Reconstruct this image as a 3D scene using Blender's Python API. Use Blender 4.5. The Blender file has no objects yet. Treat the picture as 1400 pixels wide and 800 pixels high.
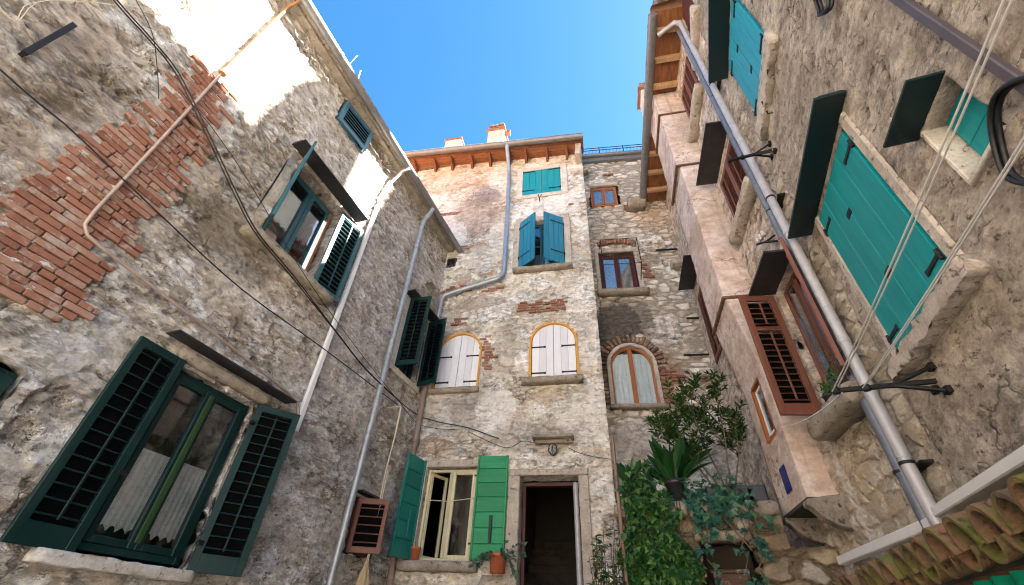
import bpy, math, random
import numpy as np
from math import sin, cos, pi, radians, atan2, sqrt
from mathutils import Matrix, Vector
random.seed(7)
S_ = bpy.context.scene
EYE = 1.6                                   # eye height above the courtyard floor

# ------------------------------------------------------------------ camera
FPX = 593.0
def _n(v):
    v = np.array(v, float); return v/np.linalg.norm(v)
_V = _n([42, -733, FPX]); _D = np.array([270, 495, FPX]); _D = _n(_D-_V*(_D@_V)); _X = _n(np.cross(_D, _V))
RC = np.stack([_X, _D, _V])                 # world axes expressed in camera axes
cd = bpy.data.cameras.new('camera'); cam = bpy.data.objects.new('camera', cd)
S_.collection.objects.link(cam); S_.camera = cam
r_, u_, b_ = RC[:, 0], -RC[:, 1], -RC[:, 2]
cam.matrix_world = Matrix(((r_[0], u_[0], b_[0], 0), (r_[1], u_[1], b_[1], 0), (r_[2], u_[2], b_[2], EYE), (0, 0, 0, 1)))
cd.sensor_width = 36; cd.lens = 36*FPX/1400; cd.clip_end = 500; cd.clip_start = 0.02

# ------------------------------------------------------------------ light
SUN = Vector((1.0, 0.30, 1.0)).normalized()
wd = bpy.data.worlds.new('World'); S_.world = wd; wd.use_nodes = True
wn = wd.node_tree.nodes; wl = wd.node_tree.links
sky = wn.new('ShaderNodeTexSky'); sky.sky_type = 'NISHITA'; sky.sun_disc = False
sky.sun_elevation = math.asin(SUN.z); sky.sun_rotation = atan2(SUN.x, SUN.y)
sky.air_density = 1.0; sky.dust_density = 0.65; sky.ozone_density = 1.6
hs = wn.new('ShaderNodeHueSaturation'); hs.inputs['Saturation'].default_value = 1.32; hs.inputs['Value'].default_value = .56; hs.inputs['Hue'].default_value = .492
wl.new(sky.outputs[0], hs.inputs['Color']); wl.new(hs.outputs[0], wn['Background'].inputs[0]); wn['Background'].inputs[1].default_value = 0.05
sl = bpy.data.lights.new('sun', 'SUN'); sl.energy = 5.0; sl.angle = radians(0.6); sl.color = (1, .95, .86)
sun = bpy.data.objects.new('sun', sl); S_.collection.objects.link(sun)
sun.rotation_euler = SUN.to_track_quat('Z', 'Y').to_euler(); sun.location = (12, 4, 30)
vs = S_.view_settings; vs.view_transform = 'Standard'; vs.look = 'None'; vs.gamma = 1; vs.use_curve_mapping = False
vs.exposure = 4.0
S_.cycles.max_bounces = 7; S_.cycles.diffuse_bounces = 5; S_.cycles.glossy_bounces = 3; S_.cycles.transparent_max_bounces = 12
S_.cycles.use_denoising = True; S_.cycles.filter_width = 1.1

# ------------------------------------------------------------------ node helpers
class NT:
    def __init__(s, name):
        s.m = bpy.data.materials.new(name); s.m.use_nodes = True
        s.t = s.m.node_tree; s.b = s.t.nodes['Principled BSDF']; s.out = s.t.nodes['Material Output']
        s.tc = s.t.nodes.new('ShaderNodeTexCoord'); s.co = s.tc.outputs['Object']
    def L(s, a, b): s.t.links.new(a, b)
    def put(s, sock, v):
        if hasattr(v, 'node'): s.L(v, sock)
        elif v is not None:
            if sock.type == 'RGBA' and len(v) == 3: v = (*v, 1)
            sock.default_value = v
    def n(s, t, **k):
        o = s.t.nodes.new('ShaderNode'+t)
        for a, v in k.items(): setattr(o, a, v)
        return o
    def math(s, op, a, b=None, clamp=False):
        o = s.n('Math', operation=op, use_clamp=clamp); s.put(o.inputs[0], a)
        if b is not None: s.put(o.inputs[1], b)
        return o.outputs[0]
    def vmath(s, op, a, b=None):
        o = s.n('VectorMath', operation=op); s.put(o.inputs[0], a)
        if b is not None: s.put(o.inputs[1], b)
        return o.outputs[0]
    def noise(s, sc, det=4, rough=.55, vec=None, dist=0, off=None, col=False):
        v = vec if vec is not None else s.co
        if isinstance(sc, tuple): v = s.vmath('MULTIPLY', v, sc); sc = 1.0
        if off: v = s.vmath('ADD', v, off)
        o = s.n('TexNoise'); s.put(o.inputs['Vector'], v); o.inputs['Scale'].default_value = sc
        o.inputs['Detail'].default_value = det; o.inputs['Roughness'].default_value = rough; o.inputs['Distortion'].default_value = dist
        return o.outputs['Color' if col else 'Fac']
    def ss(s, x, a, b, lo=0., hi=1.):
        o = s.n('MapRange', interpolation_type='SMOOTHSTEP'); s.put(o.inputs[0], x)
        s.put(o.inputs[1], a); s.put(o.inputs[2], b); s.put(o.inputs[3], lo); s.put(o.inputs[4], hi)
        return o.outputs[0]
    def mix(s, f, a, b, mode='MIX'):
        o = s.n('Mix', data_type='RGBA', blend_type=mode); s.put(o.inputs[0], f); s.put(o.inputs[6], a); s.put(o.inputs[7], b)
        return o.outputs[2]
    def fmix(s, f, a, b):
        o = s.n('Mix', data_type='FLOAT'); s.put(o.inputs[0], f); s.put(o.inputs[2], a); s.put(o.inputs[3], b)
        return o.outputs[0]
    def ramp(s, f, cols):
        o = s.n('ValToRGB'); s.put(o.inputs[0], f); e = o.color_ramp.elements
        for i, c in enumerate(cols):
            p = i/(len(cols)-1)
            x = e[i] if i < 2 else e.new(p)
            x.position = p; x.color = (*c, 1)
        return o.outputs[0]
    def gain(s, col, fac): 
        o = s.n('Mix', data_type='RGBA', blend_type='MULTIPLY'); o.inputs[0].default_value = 1
        s.put(o.inputs[6], col); s.put(o.inputs[7], fac); return o.outputs[2]
    def bump(s, h, st=.4, d=.01):
        o = s.n('Bump'); o.inputs['Strength'].default_value = st; o.inputs['Distance'].default_value = d
        s.put(o.inputs['Height'], h); s.L(o.outputs[0], s.b.inputs['Normal'])
    def sep(s, v=None):
        o = s.n('SeparateXYZ'); s.put(o.inputs[0], v if v is not None else s.co); return o.outputs
    def fin(s, col=None, rough=None, metal=0, spec=None):
        if col is not None: s.put(s.b.inputs['Base Color'], col)
        if rough is not None: s.put(s.b.inputs['Roughness'], rough)
        s.b.inputs['Metallic'].default_value = metal
        if spec is not None: s.b.inputs['Specular IOR Level'].default_value = spec
        return s.m
    def island(s): return s.n('NewGeometry').outputs['Random Per Island']

def spot(N, sp, x, y, wob, hard=False):
    """soft-edged, noise-broken patch (u, v, ru, rv)"""
    u, v, ru, rv = sp
    a = N.math('DIVIDE', N.math('SUBTRACT', x, u), ru); b = N.math('DIVIDE', N.math('SUBTRACT', y, v), rv)
    d = N.math('SQRT', N.math('ADD', N.math('MULTIPLY', a, a), N.math('MULTIPLY', b, b)))
    d = N.math('ADD', d, N.math('MULTIPLY', N.math('SUBTRACT', wob, .5), 1.3))
    return N.ss(d, .80, .86, 1., 0.) if hard else N.ss(d, .55, 1.1, 1., 0.)

def wall_mat(name, off, stones, mortar, plaster, cover=.5, spots=(), tints=(), sfreq=(3.2, 6.5), white=.62, gouge=0.3,
             lump=.4, disp=.045, wcol=(.62, .59, .54), pits=.5, edge=.10, speck=.5, warp=.10, mortar_d=1.0, flow=0., knob=.5, con=1.):
    N = NT(name); x, y, z = N.sep()
    wob = N.noise(1.6, 6, .62, off=(off, 0, off))
    wv = N.noise(2.6, 3, .6, off=(off, 3, 1), col=True)
    cow = N.vmath('ADD', N.co, N.vmath('MULTIPLY', N.vmath('SUBTRACT', wv, (.5, .5, .5)), (warp*2, warp, 0)))
    sv = N.vmath('MULTIPLY', cow, (sfreq[0], sfreq[1], .7))
    vo = N.n('TexVoronoi', feature='F1'); N.put(vo.inputs['Vector'], sv); vo.inputs['Scale'].default_value = 1; vo.inputs['Randomness'].default_value = .8
    ve = N.n('TexVoronoi', feature='DISTANCE_TO_EDGE'); N.put(ve.inputs['Vector'], sv); ve.inputs['Scale'].default_value = 1; ve.inputs['Randomness'].default_value = .8
    kv = N.n('TexVoronoi', feature='F1'); N.put(kv.inputs['Vector'], N.vmath('MULTIPLY', N.vmath('ADD', N.co, N.vmath('MULTIPLY', N.vmath('SUBTRACT', wv, (.5, .5, .5)), (.12, .08, 0))), (9, 14, 6))); kv.inputs['Scale'].default_value = 1
    kn = N.ss(kv.outputs['Distance'], .05, .75, 1., 0.); kr = N.sep(kv.outputs['Color'])[1]; kn = N.math('MULTIPLY', kn, N.ss(kr, .35, .9))
    fine = N.noise(34, 6, .74, off=(off, 0, 0)); med = N.noise((7, 10, 7), 6, .65, off=(0, off, 0)); big = N.noise(.9, 5, .6, off=(off, off, 2))
    ed = N.math('ADD', ve.outputs['Distance'], N.math('MULTIPLY', N.math('SUBTRACT', med, .5), .22))
    sm = N.ss(ed, .02, edge*2)
    rnd = N.sep(vo.outputs['Color'])
    stone = N.ramp(rnd[0], stones)
    stone = N.gain(stone, N.ramp(med, [(.3,)*3, (1.0,)*3, (1.6, 1.57, 1.5)]))
    base = N.mix(sm, N.gain(mortar, N.ramp(fine, [(.5,)*3, (1.35,)*3])), stone)
    # plaster and where it clings
    pm = N.noise(.75, 8, .62, off=(off*2, 1, off))
    pm = N.math('ADD', pm, cover-.5)
    for u, v, ru, rv, g in spots:
        pm = N.math('ADD', pm, N.math('MULTIPLY', spot(N, (u, v, ru, rv), x, y, wob), g))
    m = N.ss(pm, .485, .52)
    pn = N.noise((1.5, 2.2, 1.5), 8, .66, off=(off, 7, 0), dist=.3)
    pc = N.ramp(N.ss(pn, .3, .7), plaster)
    wn_ = N.noise((1.7, 2.6, 1.7), 7, .68, off=(3, off, 5), dist=.4)
    wm = N.ss(wn_, white, white+.035)
    gs = N.noise((2.6, 7.5, 2), 8, .7, off=(off, 2, 2), dist=.15)
    gm = N.ss(N.math('ABSOLUTE', N.math('SUBTRACT', gs, .5)), .0, .035, 1., 0.)      # long ragged gouges along the courses
    gm = N.math('MULTIPLY', gm, N.ss(wob, .42, .6))
    pt = N.noise((11, 19, 11), 8, .74, off=(off, 4, 4)); pmk = N.ss(pt, .575, .63)
    pc = N.mix(N.math('MULTIPLY', wm, .85), pc, wcol)
    pc = N.mix(N.math('MULTIPLY', pmk, pits*.9), pc, N.gain(plaster[0], (.22, .19, .17)))
    cw = N.n('TexVoronoi', feature='DISTANCE_TO_EDGE'); N.put(cw.inputs['Vector'], N.vmath('MULTIPLY', N.vmath('ADD', N.co, N.vmath('MULTIPLY', wv, (.9, .9, 0))), (.9, .75, .3))); cw.inputs['Scale'].default_value = 1
    crk = N.math('MULTIPLY', N.ss(N.math('ADD', cw.outputs['Distance'], N.math('MULTIPLY', N.math('SUBTRACT', med, .5), .03)), .004, .014, 1., 0.), N.ss(wob, .46, .54))
    pc = N.mix(N.math('MULTIPLY', crk, .5), pc, N.gain(plaster[0], (.2, .17, .14)))
    pc = N.mix(N.math('MULTIPLY', gm, gouge*.9), pc, N.gain(plaster[0], (.42, .36, .3)))
    pc = N.mix(N.math('MULTIPLY', N.math('MULTIPLY', N.ss(kn, .55, .8), N.ss(wob, .45, .58)), knob*.7), pc, wcol)
    pc = N.gain(pc, N.ramp(N.ss(med, .22, .78), [(1-.62*con, 1-.65*con, 1-.68*con), (1-.08*con,)*3, (1+.5*con,)*3]))
    col = N.mix(m, base, pc)
    for u, v, ru, rv, c, k, *hard in tints:
        col = N.mix(N.math('MULTIPLY', spot(N, (u, v, ru, rv), x, y, wn_ if hard else wob, bool(hard)), k), col, N.gain(c, N.ramp(med, [(.55,)*3, (1.4,)*3])))
    if flow:
        st = N.noise((5.5, .35, 1), 6, .65, off=(off, 0, 9))
        col = N.mix(N.math('MULTIPLY', N.ss(st, .56, .72), flow), col, N.gain(col, (.42, .37, .33)))
    col = N.gain(col, N.ramp(fine, [(1-speck,)*3, (1.0,)*3, (1+speck*.7,)*3]))
    hs = N.math('ADD', N.math('MULTIPLY', sm, .75*mortar_d), N.math('MULTIPLY', med, .45))
    hp = N.math('ADD', N.math('MULTIPLY', big, lump), N.math('MULTIPLY', pn, .5))
    hp = N.math('ADD', hp, N.math('ADD', .62, N.math('MULTIPLY', med, .42)))
    hp = N.math('ADD', hp, N.math('ADD', N.math('MULTIPLY', wm, .14), N.math('MULTIPLY', kn, knob*.55)))
    hp = N.math('SUBTRACT', hp, N.math('MULTIPLY', pmk, pits*.5))
    hp = N.math('SUBTRACT', hp, N.math('ADD', N.math('MULTIPLY', gm, gouge*.8), N.math('MULTIPLY', crk, .35)))
    h = N.math('ADD', N.fmix(m, hs, hp), N.math('MULTIPLY', fine, .30))
    D = N.n('Displacement'); D.inputs['Midlevel'].default_value = .62+.5*lump+.25+.21+.05+knob*.2+.15+.22; D.inputs['Scale'].default_value = disp
    N.put(D.inputs['Height'], h); N.L(D.outputs[0], N.out.inputs['Displacement'])
    N.m.displacement_method = 'BOTH'
    return N.fin(col, .92, spec=.2)

def paint(name, c, wear=.25, under=(.25, .2, .15), rough=.5, grain=(30, 2.2, 30), var=.35, b=.25):
    N = NT(name); g = N.noise(grain, 6, .65); l = N.noise(3.2, 5, .6); w = N.noise((22, 4, 22), 9, .72, off=(2, 5, 1))
    isl = N.island()
    f = N.math('ADD', N.math('MULTIPLY', g, .6), N.math('MULTIPLY', l, .4))
    col = N.gain(c, N.ramp(f, [(1-var*1.5,)*3, (1., 1., 1.), (1+var*1.5,)*3]))
    fd = N.noise((9, .8, 9), 5, .6, off=(6, 1, 3)); col = N.mix(N.math('MULTIPLY', N.ss(fd, .5, .75), var*.6), col, N.vmath('ADD', N.gain(c, (.8, .8, .8)), (.05, .05, .045)))
    col = N.gain(col, N.ramp(isl, [(.84,)*3, (1.12,)*3]))
    wm = N.ss(w, .70-wear*.28, .76-wear*.2)
    col = N.mix(N.math('MULTIPLY', wm, min(1, wear*2.2)), col, under)
    N.bump(N.math('ADD', g, N.math('MULTIPLY', wm, -.4)), b, .004)
    return N.fin(col, N.ramp(l, [(rough-.12,)*3, (rough+.18,)*3]), spec=.35)

def metal(name, c, rough=.45, met=.7, patch=.3):
    N = NT(name); a = N.noise(5, 6, .7); b = N.noise((40, 40, 6), 4, .6); v = N.n('TexVoronoi'); N.put(v.inputs['Vector'], N.co); v.inputs['Scale'].default_value = 14
    col = N.gain(c, N.ramp(a, [(1-patch*1.4,)*3, (1.,)*3, (1+patch,)*3]))
    col = N.gain(col, N.ramp(N.sep(v.outputs['Color'])[0], [(.9,)*3, (1.1,)*3]))
    rust = N.ss(N.noise(9, 8, .75, off=(3, 1, 1)), .64, .72)
    col = N.mix(N.math('MULTIPLY', rust, .45), col, (.16, .09, .05))
    N.bump(b, .1, .003)
    return N.fin(col, N.ramp(a, [(rough-.1,)*3, (rough+.2,)*3]), met)

def stone_mat(name, c, c2, d=.035, scale=5, moss=0.):
    N = NT(name); a = N.noise(scale, 9, .68); f = N.noise(45, 5, .7); p = N.noise(16, 8, .72, off=(4, 4, 4))
    col = N.mix(N.ss(a, .35, .65), c, c2); col = N.gain(col, N.ramp(f, [(.5,)*3, (1.4,)*3])); col = N.gain(col, N.ramp(N.noise(2.1, 6, .7, off=(9, 2, 7)), [(.6, .57, .53), (1.25,)*3]))
    pm = N.ss(p, .57, .65); col = N.mix(N.math('MULTIPLY', pm, .8), col, N.gain(c, (.35, .32, .28)))
    if moss: col = N.mix(N.math('MULTIPLY', N.ss(N.noise(7, 7, .7, off=(1, 8, 2)), .48, .6), moss), col, (.12, .13, .03))
    h = N.math('SUBTRACT', N.math('ADD', a, N.math('MULTIPLY', f, .2)), N.math('MULTIPLY', pm, .4))
    N.bump(h, .9, d)
    return N.fin(col, .9, spec=.2)

def wood(name, c, c2, ax=(3, 40, 40), rough=.75):
    N = NT(name); g = N.noise(ax, 7, .68, dist=.6); k = N.noise(4, 4, .6)
    col = N.mix(N.ss(g, .3, .7), c, c2); col = N.gain(col, N.ramp(k, [(.6,)*3, (1.3,)*3]))
    col = N.gain(col, N.ramp(N.island(), [(.72,)*3, (1.18,)*3]))
    N.bump(g, .5, .006)
    return N.fin(col, rough, spec=.25)

def plain(name, c, rough=.6, var=.2, met=0, sc=9, b=.15):
    N = NT(name); a = N.noise(sc, 6, .65)
    N.bump(a, b, .004)
    return N.fin(N.gain(c, N.ramp(a, [(1-var*1.5,)*3, (1+var*1.5,)*3])), rough, met)

def glass_mat():
    N = NT('window_glass'); tr = N.n('BsdfTransparent'); tr.inputs[0].default_value = (.95, .97, .96, 1)
    gl = N.n('BsdfGlossy'); gl.inputs['Roughness'].default_value = .03; gl.inputs[0].default_value = (.95, .97, 1, 1)
    fr = N.n('Fresnel'); fr.inputs[0].default_value = 1.6
    bp = N.n('Bump'); bp.inputs['Strength'].default_value = .06; bp.inputs['Distance'].default_value = .02; N.put(bp.inputs['Height'], N.noise(2.2, 2, .5))
    N.L(bp.outputs[0], gl.inputs['Normal']); N.L(bp.outputs[0], fr.inputs['Normal'])
    mx = N.n('MixShader'); N.put(mx.inputs[0], N.math('ADD', N.math('MULTIPLY', fr.outputs[0], .85), .01, True)); N.L(tr.outputs[0], mx.inputs[1]); N.L(gl.outputs[0], mx.inputs[2])
    N.L(mx.outputs[0], N.out.inputs[0]); return N.m

def lace_mat(name, c, scale=45, hole=.2):
    N = NT(name); v = N.n('TexVoronoi', feature='DISTANCE_TO_EDGE'); N.put(v.inputs['Vector'], N.vmath('MULTIPLY', N.co, (1, 1, .0))); v.inputs['Scale'].default_value = scale
    pat = N.noise((9, 13, 1), 2, .5); h = N.ss(N.math('SUBTRACT', v.outputs['Distance'], N.math('MULTIPLY', N.ss(pat, .4, .6), .3)), .05, .14)
    N.fin(N.gain(c, N.ramp(N.noise(20, 3), [(.85,)*3, (1.1,)*3])), .9, spec=.1)
    tl = N.n('BsdfTranslucent'); N.put(tl.inputs[0], c)
    m1 = N.n('MixShader'); m1.inputs[0].default_value = .25; N.L(N.b.outputs[0], m1.inputs[1]); N.L(tl.outputs[0], m1.inputs[2])
    tr = N.n('BsdfTransparent'); m2 = N.n('MixShader'); N.put(m2.inputs[0], N.math('MULTIPLY', h, hole))
    N.L(m1.outputs[0], m2.inputs[1]); N.L(tr.outputs[0], m2.inputs[2]); N.L(m2.outputs[0], N.out.inputs[0]); return N.m

def leaf_mat(name, a, b, c, rough=.4):
    N = NT(name); r = N.island(); k = N.noise(3.5, 4, .6)
    col = N.ramp(r, [a, b, b, c]); col = N.gain(col, N.ramp(k, [(.7,)*3, (1.25,)*3]))
    N.fin(col, rough, spec=.4)
    tl = N.n('BsdfTranslucent'); N.put(tl.inputs[0], N.gain(col, (1.3, 1.5, .6)))
    m1 = N.n('MixShader'); m1.inputs[0].default_value = .25; N.L(N.b.outputs[0], m1.inputs[1]); N.L(tl.outputs[0], m1.inputs[2])
    N.L(m1.outputs[0], N.out.inputs[0]); return N.m

def brick_mat(name, cols):
    N = NT(name); r = N.island(); a = N.noise(14, 7, .7); f = N.noise(60, 4, .65)
    col = N.ramp(r, cols); col = N.gain(col, N.ramp(a, [(.62,)*3, (1.0,)*3, (1.3,)*3]))
    col = N.mix(N.math('MULTIPLY', N.ss(N.noise(6, 8, .7, off=(5, 5, 5)), .53, .62), .6), col, (.40, .35, .30))
    N.bump(N.math('ADD', a, N.math('MULTIPLY', f, .4)), .8, .008); return N.fin(col, .9, spec=.2)

# ------------------------------------------------------------------ mesh builder, frames
class MB:
    def __init__(s): s.v = []; s.f = []; s.sm = []; s.mi = []; s.cur = 0
    def add(s, vs, fs, M=None, smooth=False):
        k = len(s.v)
        for p in vs:
            p = Vector(p)
            if M is not None: p = M @ p
            s.v.append(tuple(p))
        for f in fs: s.f.append([k+i for i in f]); s.sm.append(smooth); s.mi.append(s.cur)
        return s
    def box(s, a0, a1, b0, b1, c0, c1, M=None):
        vs = [(a, b, c) for c in (c0, c1) for b in (b0, b1) for a in (a0, a1)]
        return s.add(vs, [(0, 2, 3, 1), (4, 5, 7, 6), (0, 1, 5, 4), (2, 6, 7, 3), (0, 4, 6, 2), (1, 3, 7, 5)], M)
    def room(s, a0, a1, b0, b1, c0, c1):        # open towards +c, seen from inside
        vs = [(a, b, c) for c in (c0, c1) for b in (b0, b1) for a in (a0, a1)]
        return s.add(vs, [(0, 1, 3, 2), (0, 4, 5, 1), (2, 3, 7, 6), (0, 2, 6, 4), (1, 5, 7, 3)])
    def prism(s, pts, c0, c1, M=None):
        n = len(pts); vs = [(p[0], p[1], c0) for p in pts]+[(p[0], p[1], c1) for p in pts]
        fs = [list(range(n))[::-1], list(range(n, 2*n))]+[(i, (i+1) % n, n+(i+1) % n, n+i) for i in range(n)]
        return s.add(vs, fs, M)
    def tube(s, pts, r, seg=8, M=None, cap=True, r1=None):
        pts = [Vector(p) for p in pts]; n = len(pts); vs = []; fs = []
        up = None
        for i, p in enumerate(pts):
            t = (pts[min(i+1, n-1)]-pts[max(i-1, 0)]).normalized()
            if up is None:
                up = Vector((0, 0, 1)) if abs(t.z) < .9 else Vector((1, 0, 0))
            a = t.cross(up).normalized(); b = t.cross(a).normalized(); up = -b if False else t.cross(a)*-1
            rr = r if r1 is None else r+(r1-r)*i/max(1, n-1)
            for k in range(seg):
                w = 2*pi*k/seg; vs.append(p+a*rr*cos(w)+b*rr*sin(w))
        for i in range(n-1):
            for k in range(seg):
                fs.append((i*seg+k, i*seg+(k+1) % seg, (i+1)*seg+(k+1) % seg, (i+1)*seg+k))
        s.add(vs, fs, M, True)
        if cap:
            s.add(vs[:seg], [list(range(seg))], M); s.add(vs[-seg:], [list(range(seg))[::-1]], M)
        return s
    def lathe(s, prof, c=(0, 0, 0), seg=20, axis='z', M=None):
        vs = []; fs = []
        for r, h in prof:
            for k in range(seg):
                w = 2*pi*k/seg
                q = (r*cos(w), r*sin(w), h) if axis == 'z' else (r*cos(w), h, r*sin(w))
                vs.append((c[0]+q[0], c[1]+q[1], c[2]+q[2]))
        for i in range(len(prof)-1):
            for k in range(seg): fs.append((i*seg+k, i*seg+(k+1) % seg, (i+1)*seg+(k+1) % seg, (i+1)*seg+k))
        return s.add(vs, fs, M, True)
    def gutter(s, p0, p1, r, seg=8, down=Vector((0, 0, -1))):
        p0, p1 = Vector(p0), Vector(p1); t = (p1-p0).normalized(); a = t.cross(down).normalized(); vs = []; fs = []
        prof = [(r*cos(w), r*sin(w)) for w in [pi*k/seg for k in range(seg+1)]]
        prof = prof+[((r-.008)*cos(w), (r-.008)*sin(w)) for w in [pi*k/seg for k in range(seg, -1, -1)]]
        n = len(prof)
        for p in (p0, p1):
            for x, y in prof: vs.append(p+a*x+down*y)
        for k in range(n): fs.append((k, (k+1) % n, n+(k+1) % n, n+k))
        return s.add(vs, fs, None, True)

class Fr:
    def __init__(s, o, a, z=EYE):
        a = radians(a); s.o = np.array([o[0], o[1], 0.]); s.u = np.array([cos(a), sin(a), 0]); s.n = np.array([sin(a), -cos(a), 0])
        s.mat = Matrix(((s.u[0], 0, s.n[0], o[0]), (s.u[1], 0, s.n[1], o[1]), (0, 1, 0, z), (0, 0, 0, 1)))
    def w(s, u, v, n=0): return s.mat @ Vector((u, v, n))
    def hit(s, px, py, d=0):
        """measure: frame coordinates of the picture point on the plane d in front of this wall"""
        r = RC @ np.array([px-700, py-400, FPX]); p = r*(((s.o+s.n*d)@s.n)/(r@s.n)); return Vector(((p-s.o)@s.u, p[2], d))
ID = Matrix.Identity(4)
def add_each(name, boxes, *a, **k):
    for b in boxes: add(name, MB().box(*b), *a, **k)
class _W: mat = ID
WORLD = _W()
UP = type('U', (), {})(); UP.mat = Matrix.Translation((0, 0, EYE))   # world axes, heights counted from the eye
WM = {}
def add(name, mb, mat, parent=None, fr=WORLD, bevel=0, seg=1, **props):
    me = bpy.data.meshes.new(name); me.from_pydata(mb.v, [], mb.f); me.polygons.foreach_set('use_smooth', mb.sm)
    mats = mat if isinstance(mat, (list, tuple)) else [mat]
    for m in mats: me.materials.append(m)
    if len(mats) > 1: me.polygons.foreach_set('material_index', mb.mi)
    me.update()
    o = bpy.data.objects.new(name, me); S_.collection.objects.link(o)
    W = fr.mat.copy(); WM[o.name] = W
    if parent is not None: o.parent = parent; o.matrix_basis = WM[parent.name].inverted() @ W
    else: o.matrix_basis = W
    if bevel:
        b = o.modifiers.new('bevel', 'BEVEL'); b.width = bevel; b.segments = seg; b.limit_method = 'ANGLE'; b.angle_limit = radians(40); b.harden_normals = False
    for k, v in props.items(): o[k] = v
    return o
def tag(o, label, cat, group=None, kind=None):
    if label: o['label'] = label
    if cat: o['category'] = cat
    if group: o['group'] = group
    if kind: o['kind'] = kind
    return o
def empty(name, loc, label, cat, group=None):
    o = bpy.data.objects.new(name, None); S_.collection.objects.link(o); o.location = loc; o.empty_display_size = .3
    WM[o.name] = Matrix.Translation(loc); return tag(o, label, cat, group)

def wall_mesh(u0, u1, v0, v1, holes=(), res=.045, coarse_u=(), coarse_v=(), keep=None):
    """dense sheet with openings; holes: dict(u0,u1,v0,v1,d, arch=spring height or None)"""
    def lines(a, b, fixed, coarse):
        pts = [a]
        while pts[-1] < b-1e-6:
            st = res
            for c0, c1, cs in coarse:
                if c0 <= pts[-1] < c1: st = cs
            pts.append(min(b, pts[-1]+st))
        pts = np.array(pts)
        for x in fixed:
            i = int(np.argmin(abs(pts-x)))
            if 0 < i < len(pts)-1: pts[i] = x
        return sorted(set(np.round(pts, 5)))
    fu = [h[k] for h in holes for k in ('u0', 'u1')]; fv = [h[k] for h in holes for k in ('v0', 'v1') if not (k == 'v1' and h.get('arch'))]
    fu += [x+d for h in holes for x, d in ((h['u0'], -.018), (h['u1'], .018))]; fv += [h['v0']-.018 for h in holes]+[h['v1']+.018 for h in holes if not h.get('arch')]
    us = lines(u0, u1, fu, coarse_u); vs = lines(v0, v1, fv, coarse_v)
    nu, nv = len(us), len(vs)
    V = [[u, v, 0.] for v in vs for u in us]
    def inside(u, v):
        for h in holes:
            if h['u0'] < u < h['u1'] and h['v0'] < v < h['v1']:
                if h.get('arch'):
                    r = (h['u1']-h['u0'])/2; c = (h['u0']+h['u1'])/2; s = h['arch']; rv = h['v1']-s
                    if v > s and ((u-c)/r)**2+((v-s)/rv)**2 > 1: continue
                return h
        return None
    F = []; gone = {}
    for j in range(nv-1):
        for i in range(nu-1):
            cu, cv = (us[i]+us[i+1])/2, (vs[j]+vs[j+1])/2
            h = inside(cu, cv)
            if h is None:
                if keep is None or keep(cu, cv): F.append((j*nu+i, j*nu+i+1, (j+1)*nu+i+1, (j+1)*nu+i))
            else: gone[(i, j)] = h
    # reveal edges
    R = []
    for (i, j), h in gone.items():
        for di, dj, a, b in ((0, -1, (i, j), (i+1, j)), (1, 0, (i+1, j), (i+1, j+1)), (0, 1, (i+1, j+1), (i, j+1)), (-1, 0, (i, j+1), (i, j))):
            if (i+di, j+dj) not in gone: R.append((a[1]*nu+a[0], b[1]*nu+b[0], h))
    for a, b, h in R:
        if h.get('arch'):
            r = (h['u1']-h['u0'])/2; c = (h['u0']+h['u1'])/2; s = h['arch']; rv = h['v1']-s
            for k in (a, b):
                u, v, _ = V[k]
                if v > s+.01:
                    t = atan2((v-s)/rv, (u-c)/r); V[k][0] = c+r*cos(t); V[k][1] = s+rv*sin(t)
    mb = MB(); inner = {}; mid = {}
    allv = list(V)
    for a, b, h in R:
        for k in (a, b):
            if k not in inner:
                mid[k] = len(allv); allv.append([V[k][0], V[k][1], -.03]); inner[k] = len(allv); allv.append([V[k][0], V[k][1], -h['d']])
        F.append((a, b, mid[b], mid[a])); F.append((mid[a], mid[b], inner[b], inner[a]))
    mb.add(allv, F, None, True)
    return mb

def hinge(u, v, n, ang):
    """leaf-local (x from the hinge, y up, z thickness outwards) to frame; ang turns the leaf about the vertical"""
    return Matrix.Translation((u, v, n)) @ Matrix.Rotation(ang, 4, 'Y')

def louvre(w, h, M, st=.07, rails=(), pitch=.062, rod=True, t=.038, tilt=20, mir=False, rb=.1, flip=False):
    """louvred leaf; flip when its inner face is turned to the courtyard"""
    mb = MB()
    if mir: M = M @ Matrix.Diagonal((-1, 1, 1, 1))
    mb.box(0, st, 0, h, 0, t, M); mb.box(w-st, w, 0, h, 0, t, M)
    mb.box(st-.002, w-st+.002, 0, rb, .003, t-.003, M); mb.box(st-.002, w-st+.002, h-.08, h, .003, t-.003, M)
    ys = [rb]+[y for r in rails for y in (r-.03, r+.03)]+[h-.08]
    for r in rails: mb.box(st-.002, w-st+.002, r-.03, r+.03, .003, t-.003, M)
    for k in range(0, len(ys), 2):
        a, b = ys[k], ys[k+1]; n = max(2, int((b-a)/pitch)); p = (b-a)/n
        for i in range(n):
            R = M @ Matrix.Translation((0, a+(i+.5)*p, t/2+(-.003 if flip else .003))) @ Matrix.Rotation(radians(-tilt if flip else tilt), 4, 'X')
            mb.box(st-.001, w-st+.001, -.005, .005, -.019, .021, R)
        mb.cur = 1; mb.box(st, w-st, a, b, *((t-.003, t+.003) if flip else (-.003, .003)), M); mb.cur = 0  # added near-black sheet stands in for the shade between the slats
        if rod: mb.box(w/2-.011, w/2+.011, a+p*.3, b-p*.3, *((-.014, .002) if flip else (t-.002, t+.014)), M)
    return mb

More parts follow.
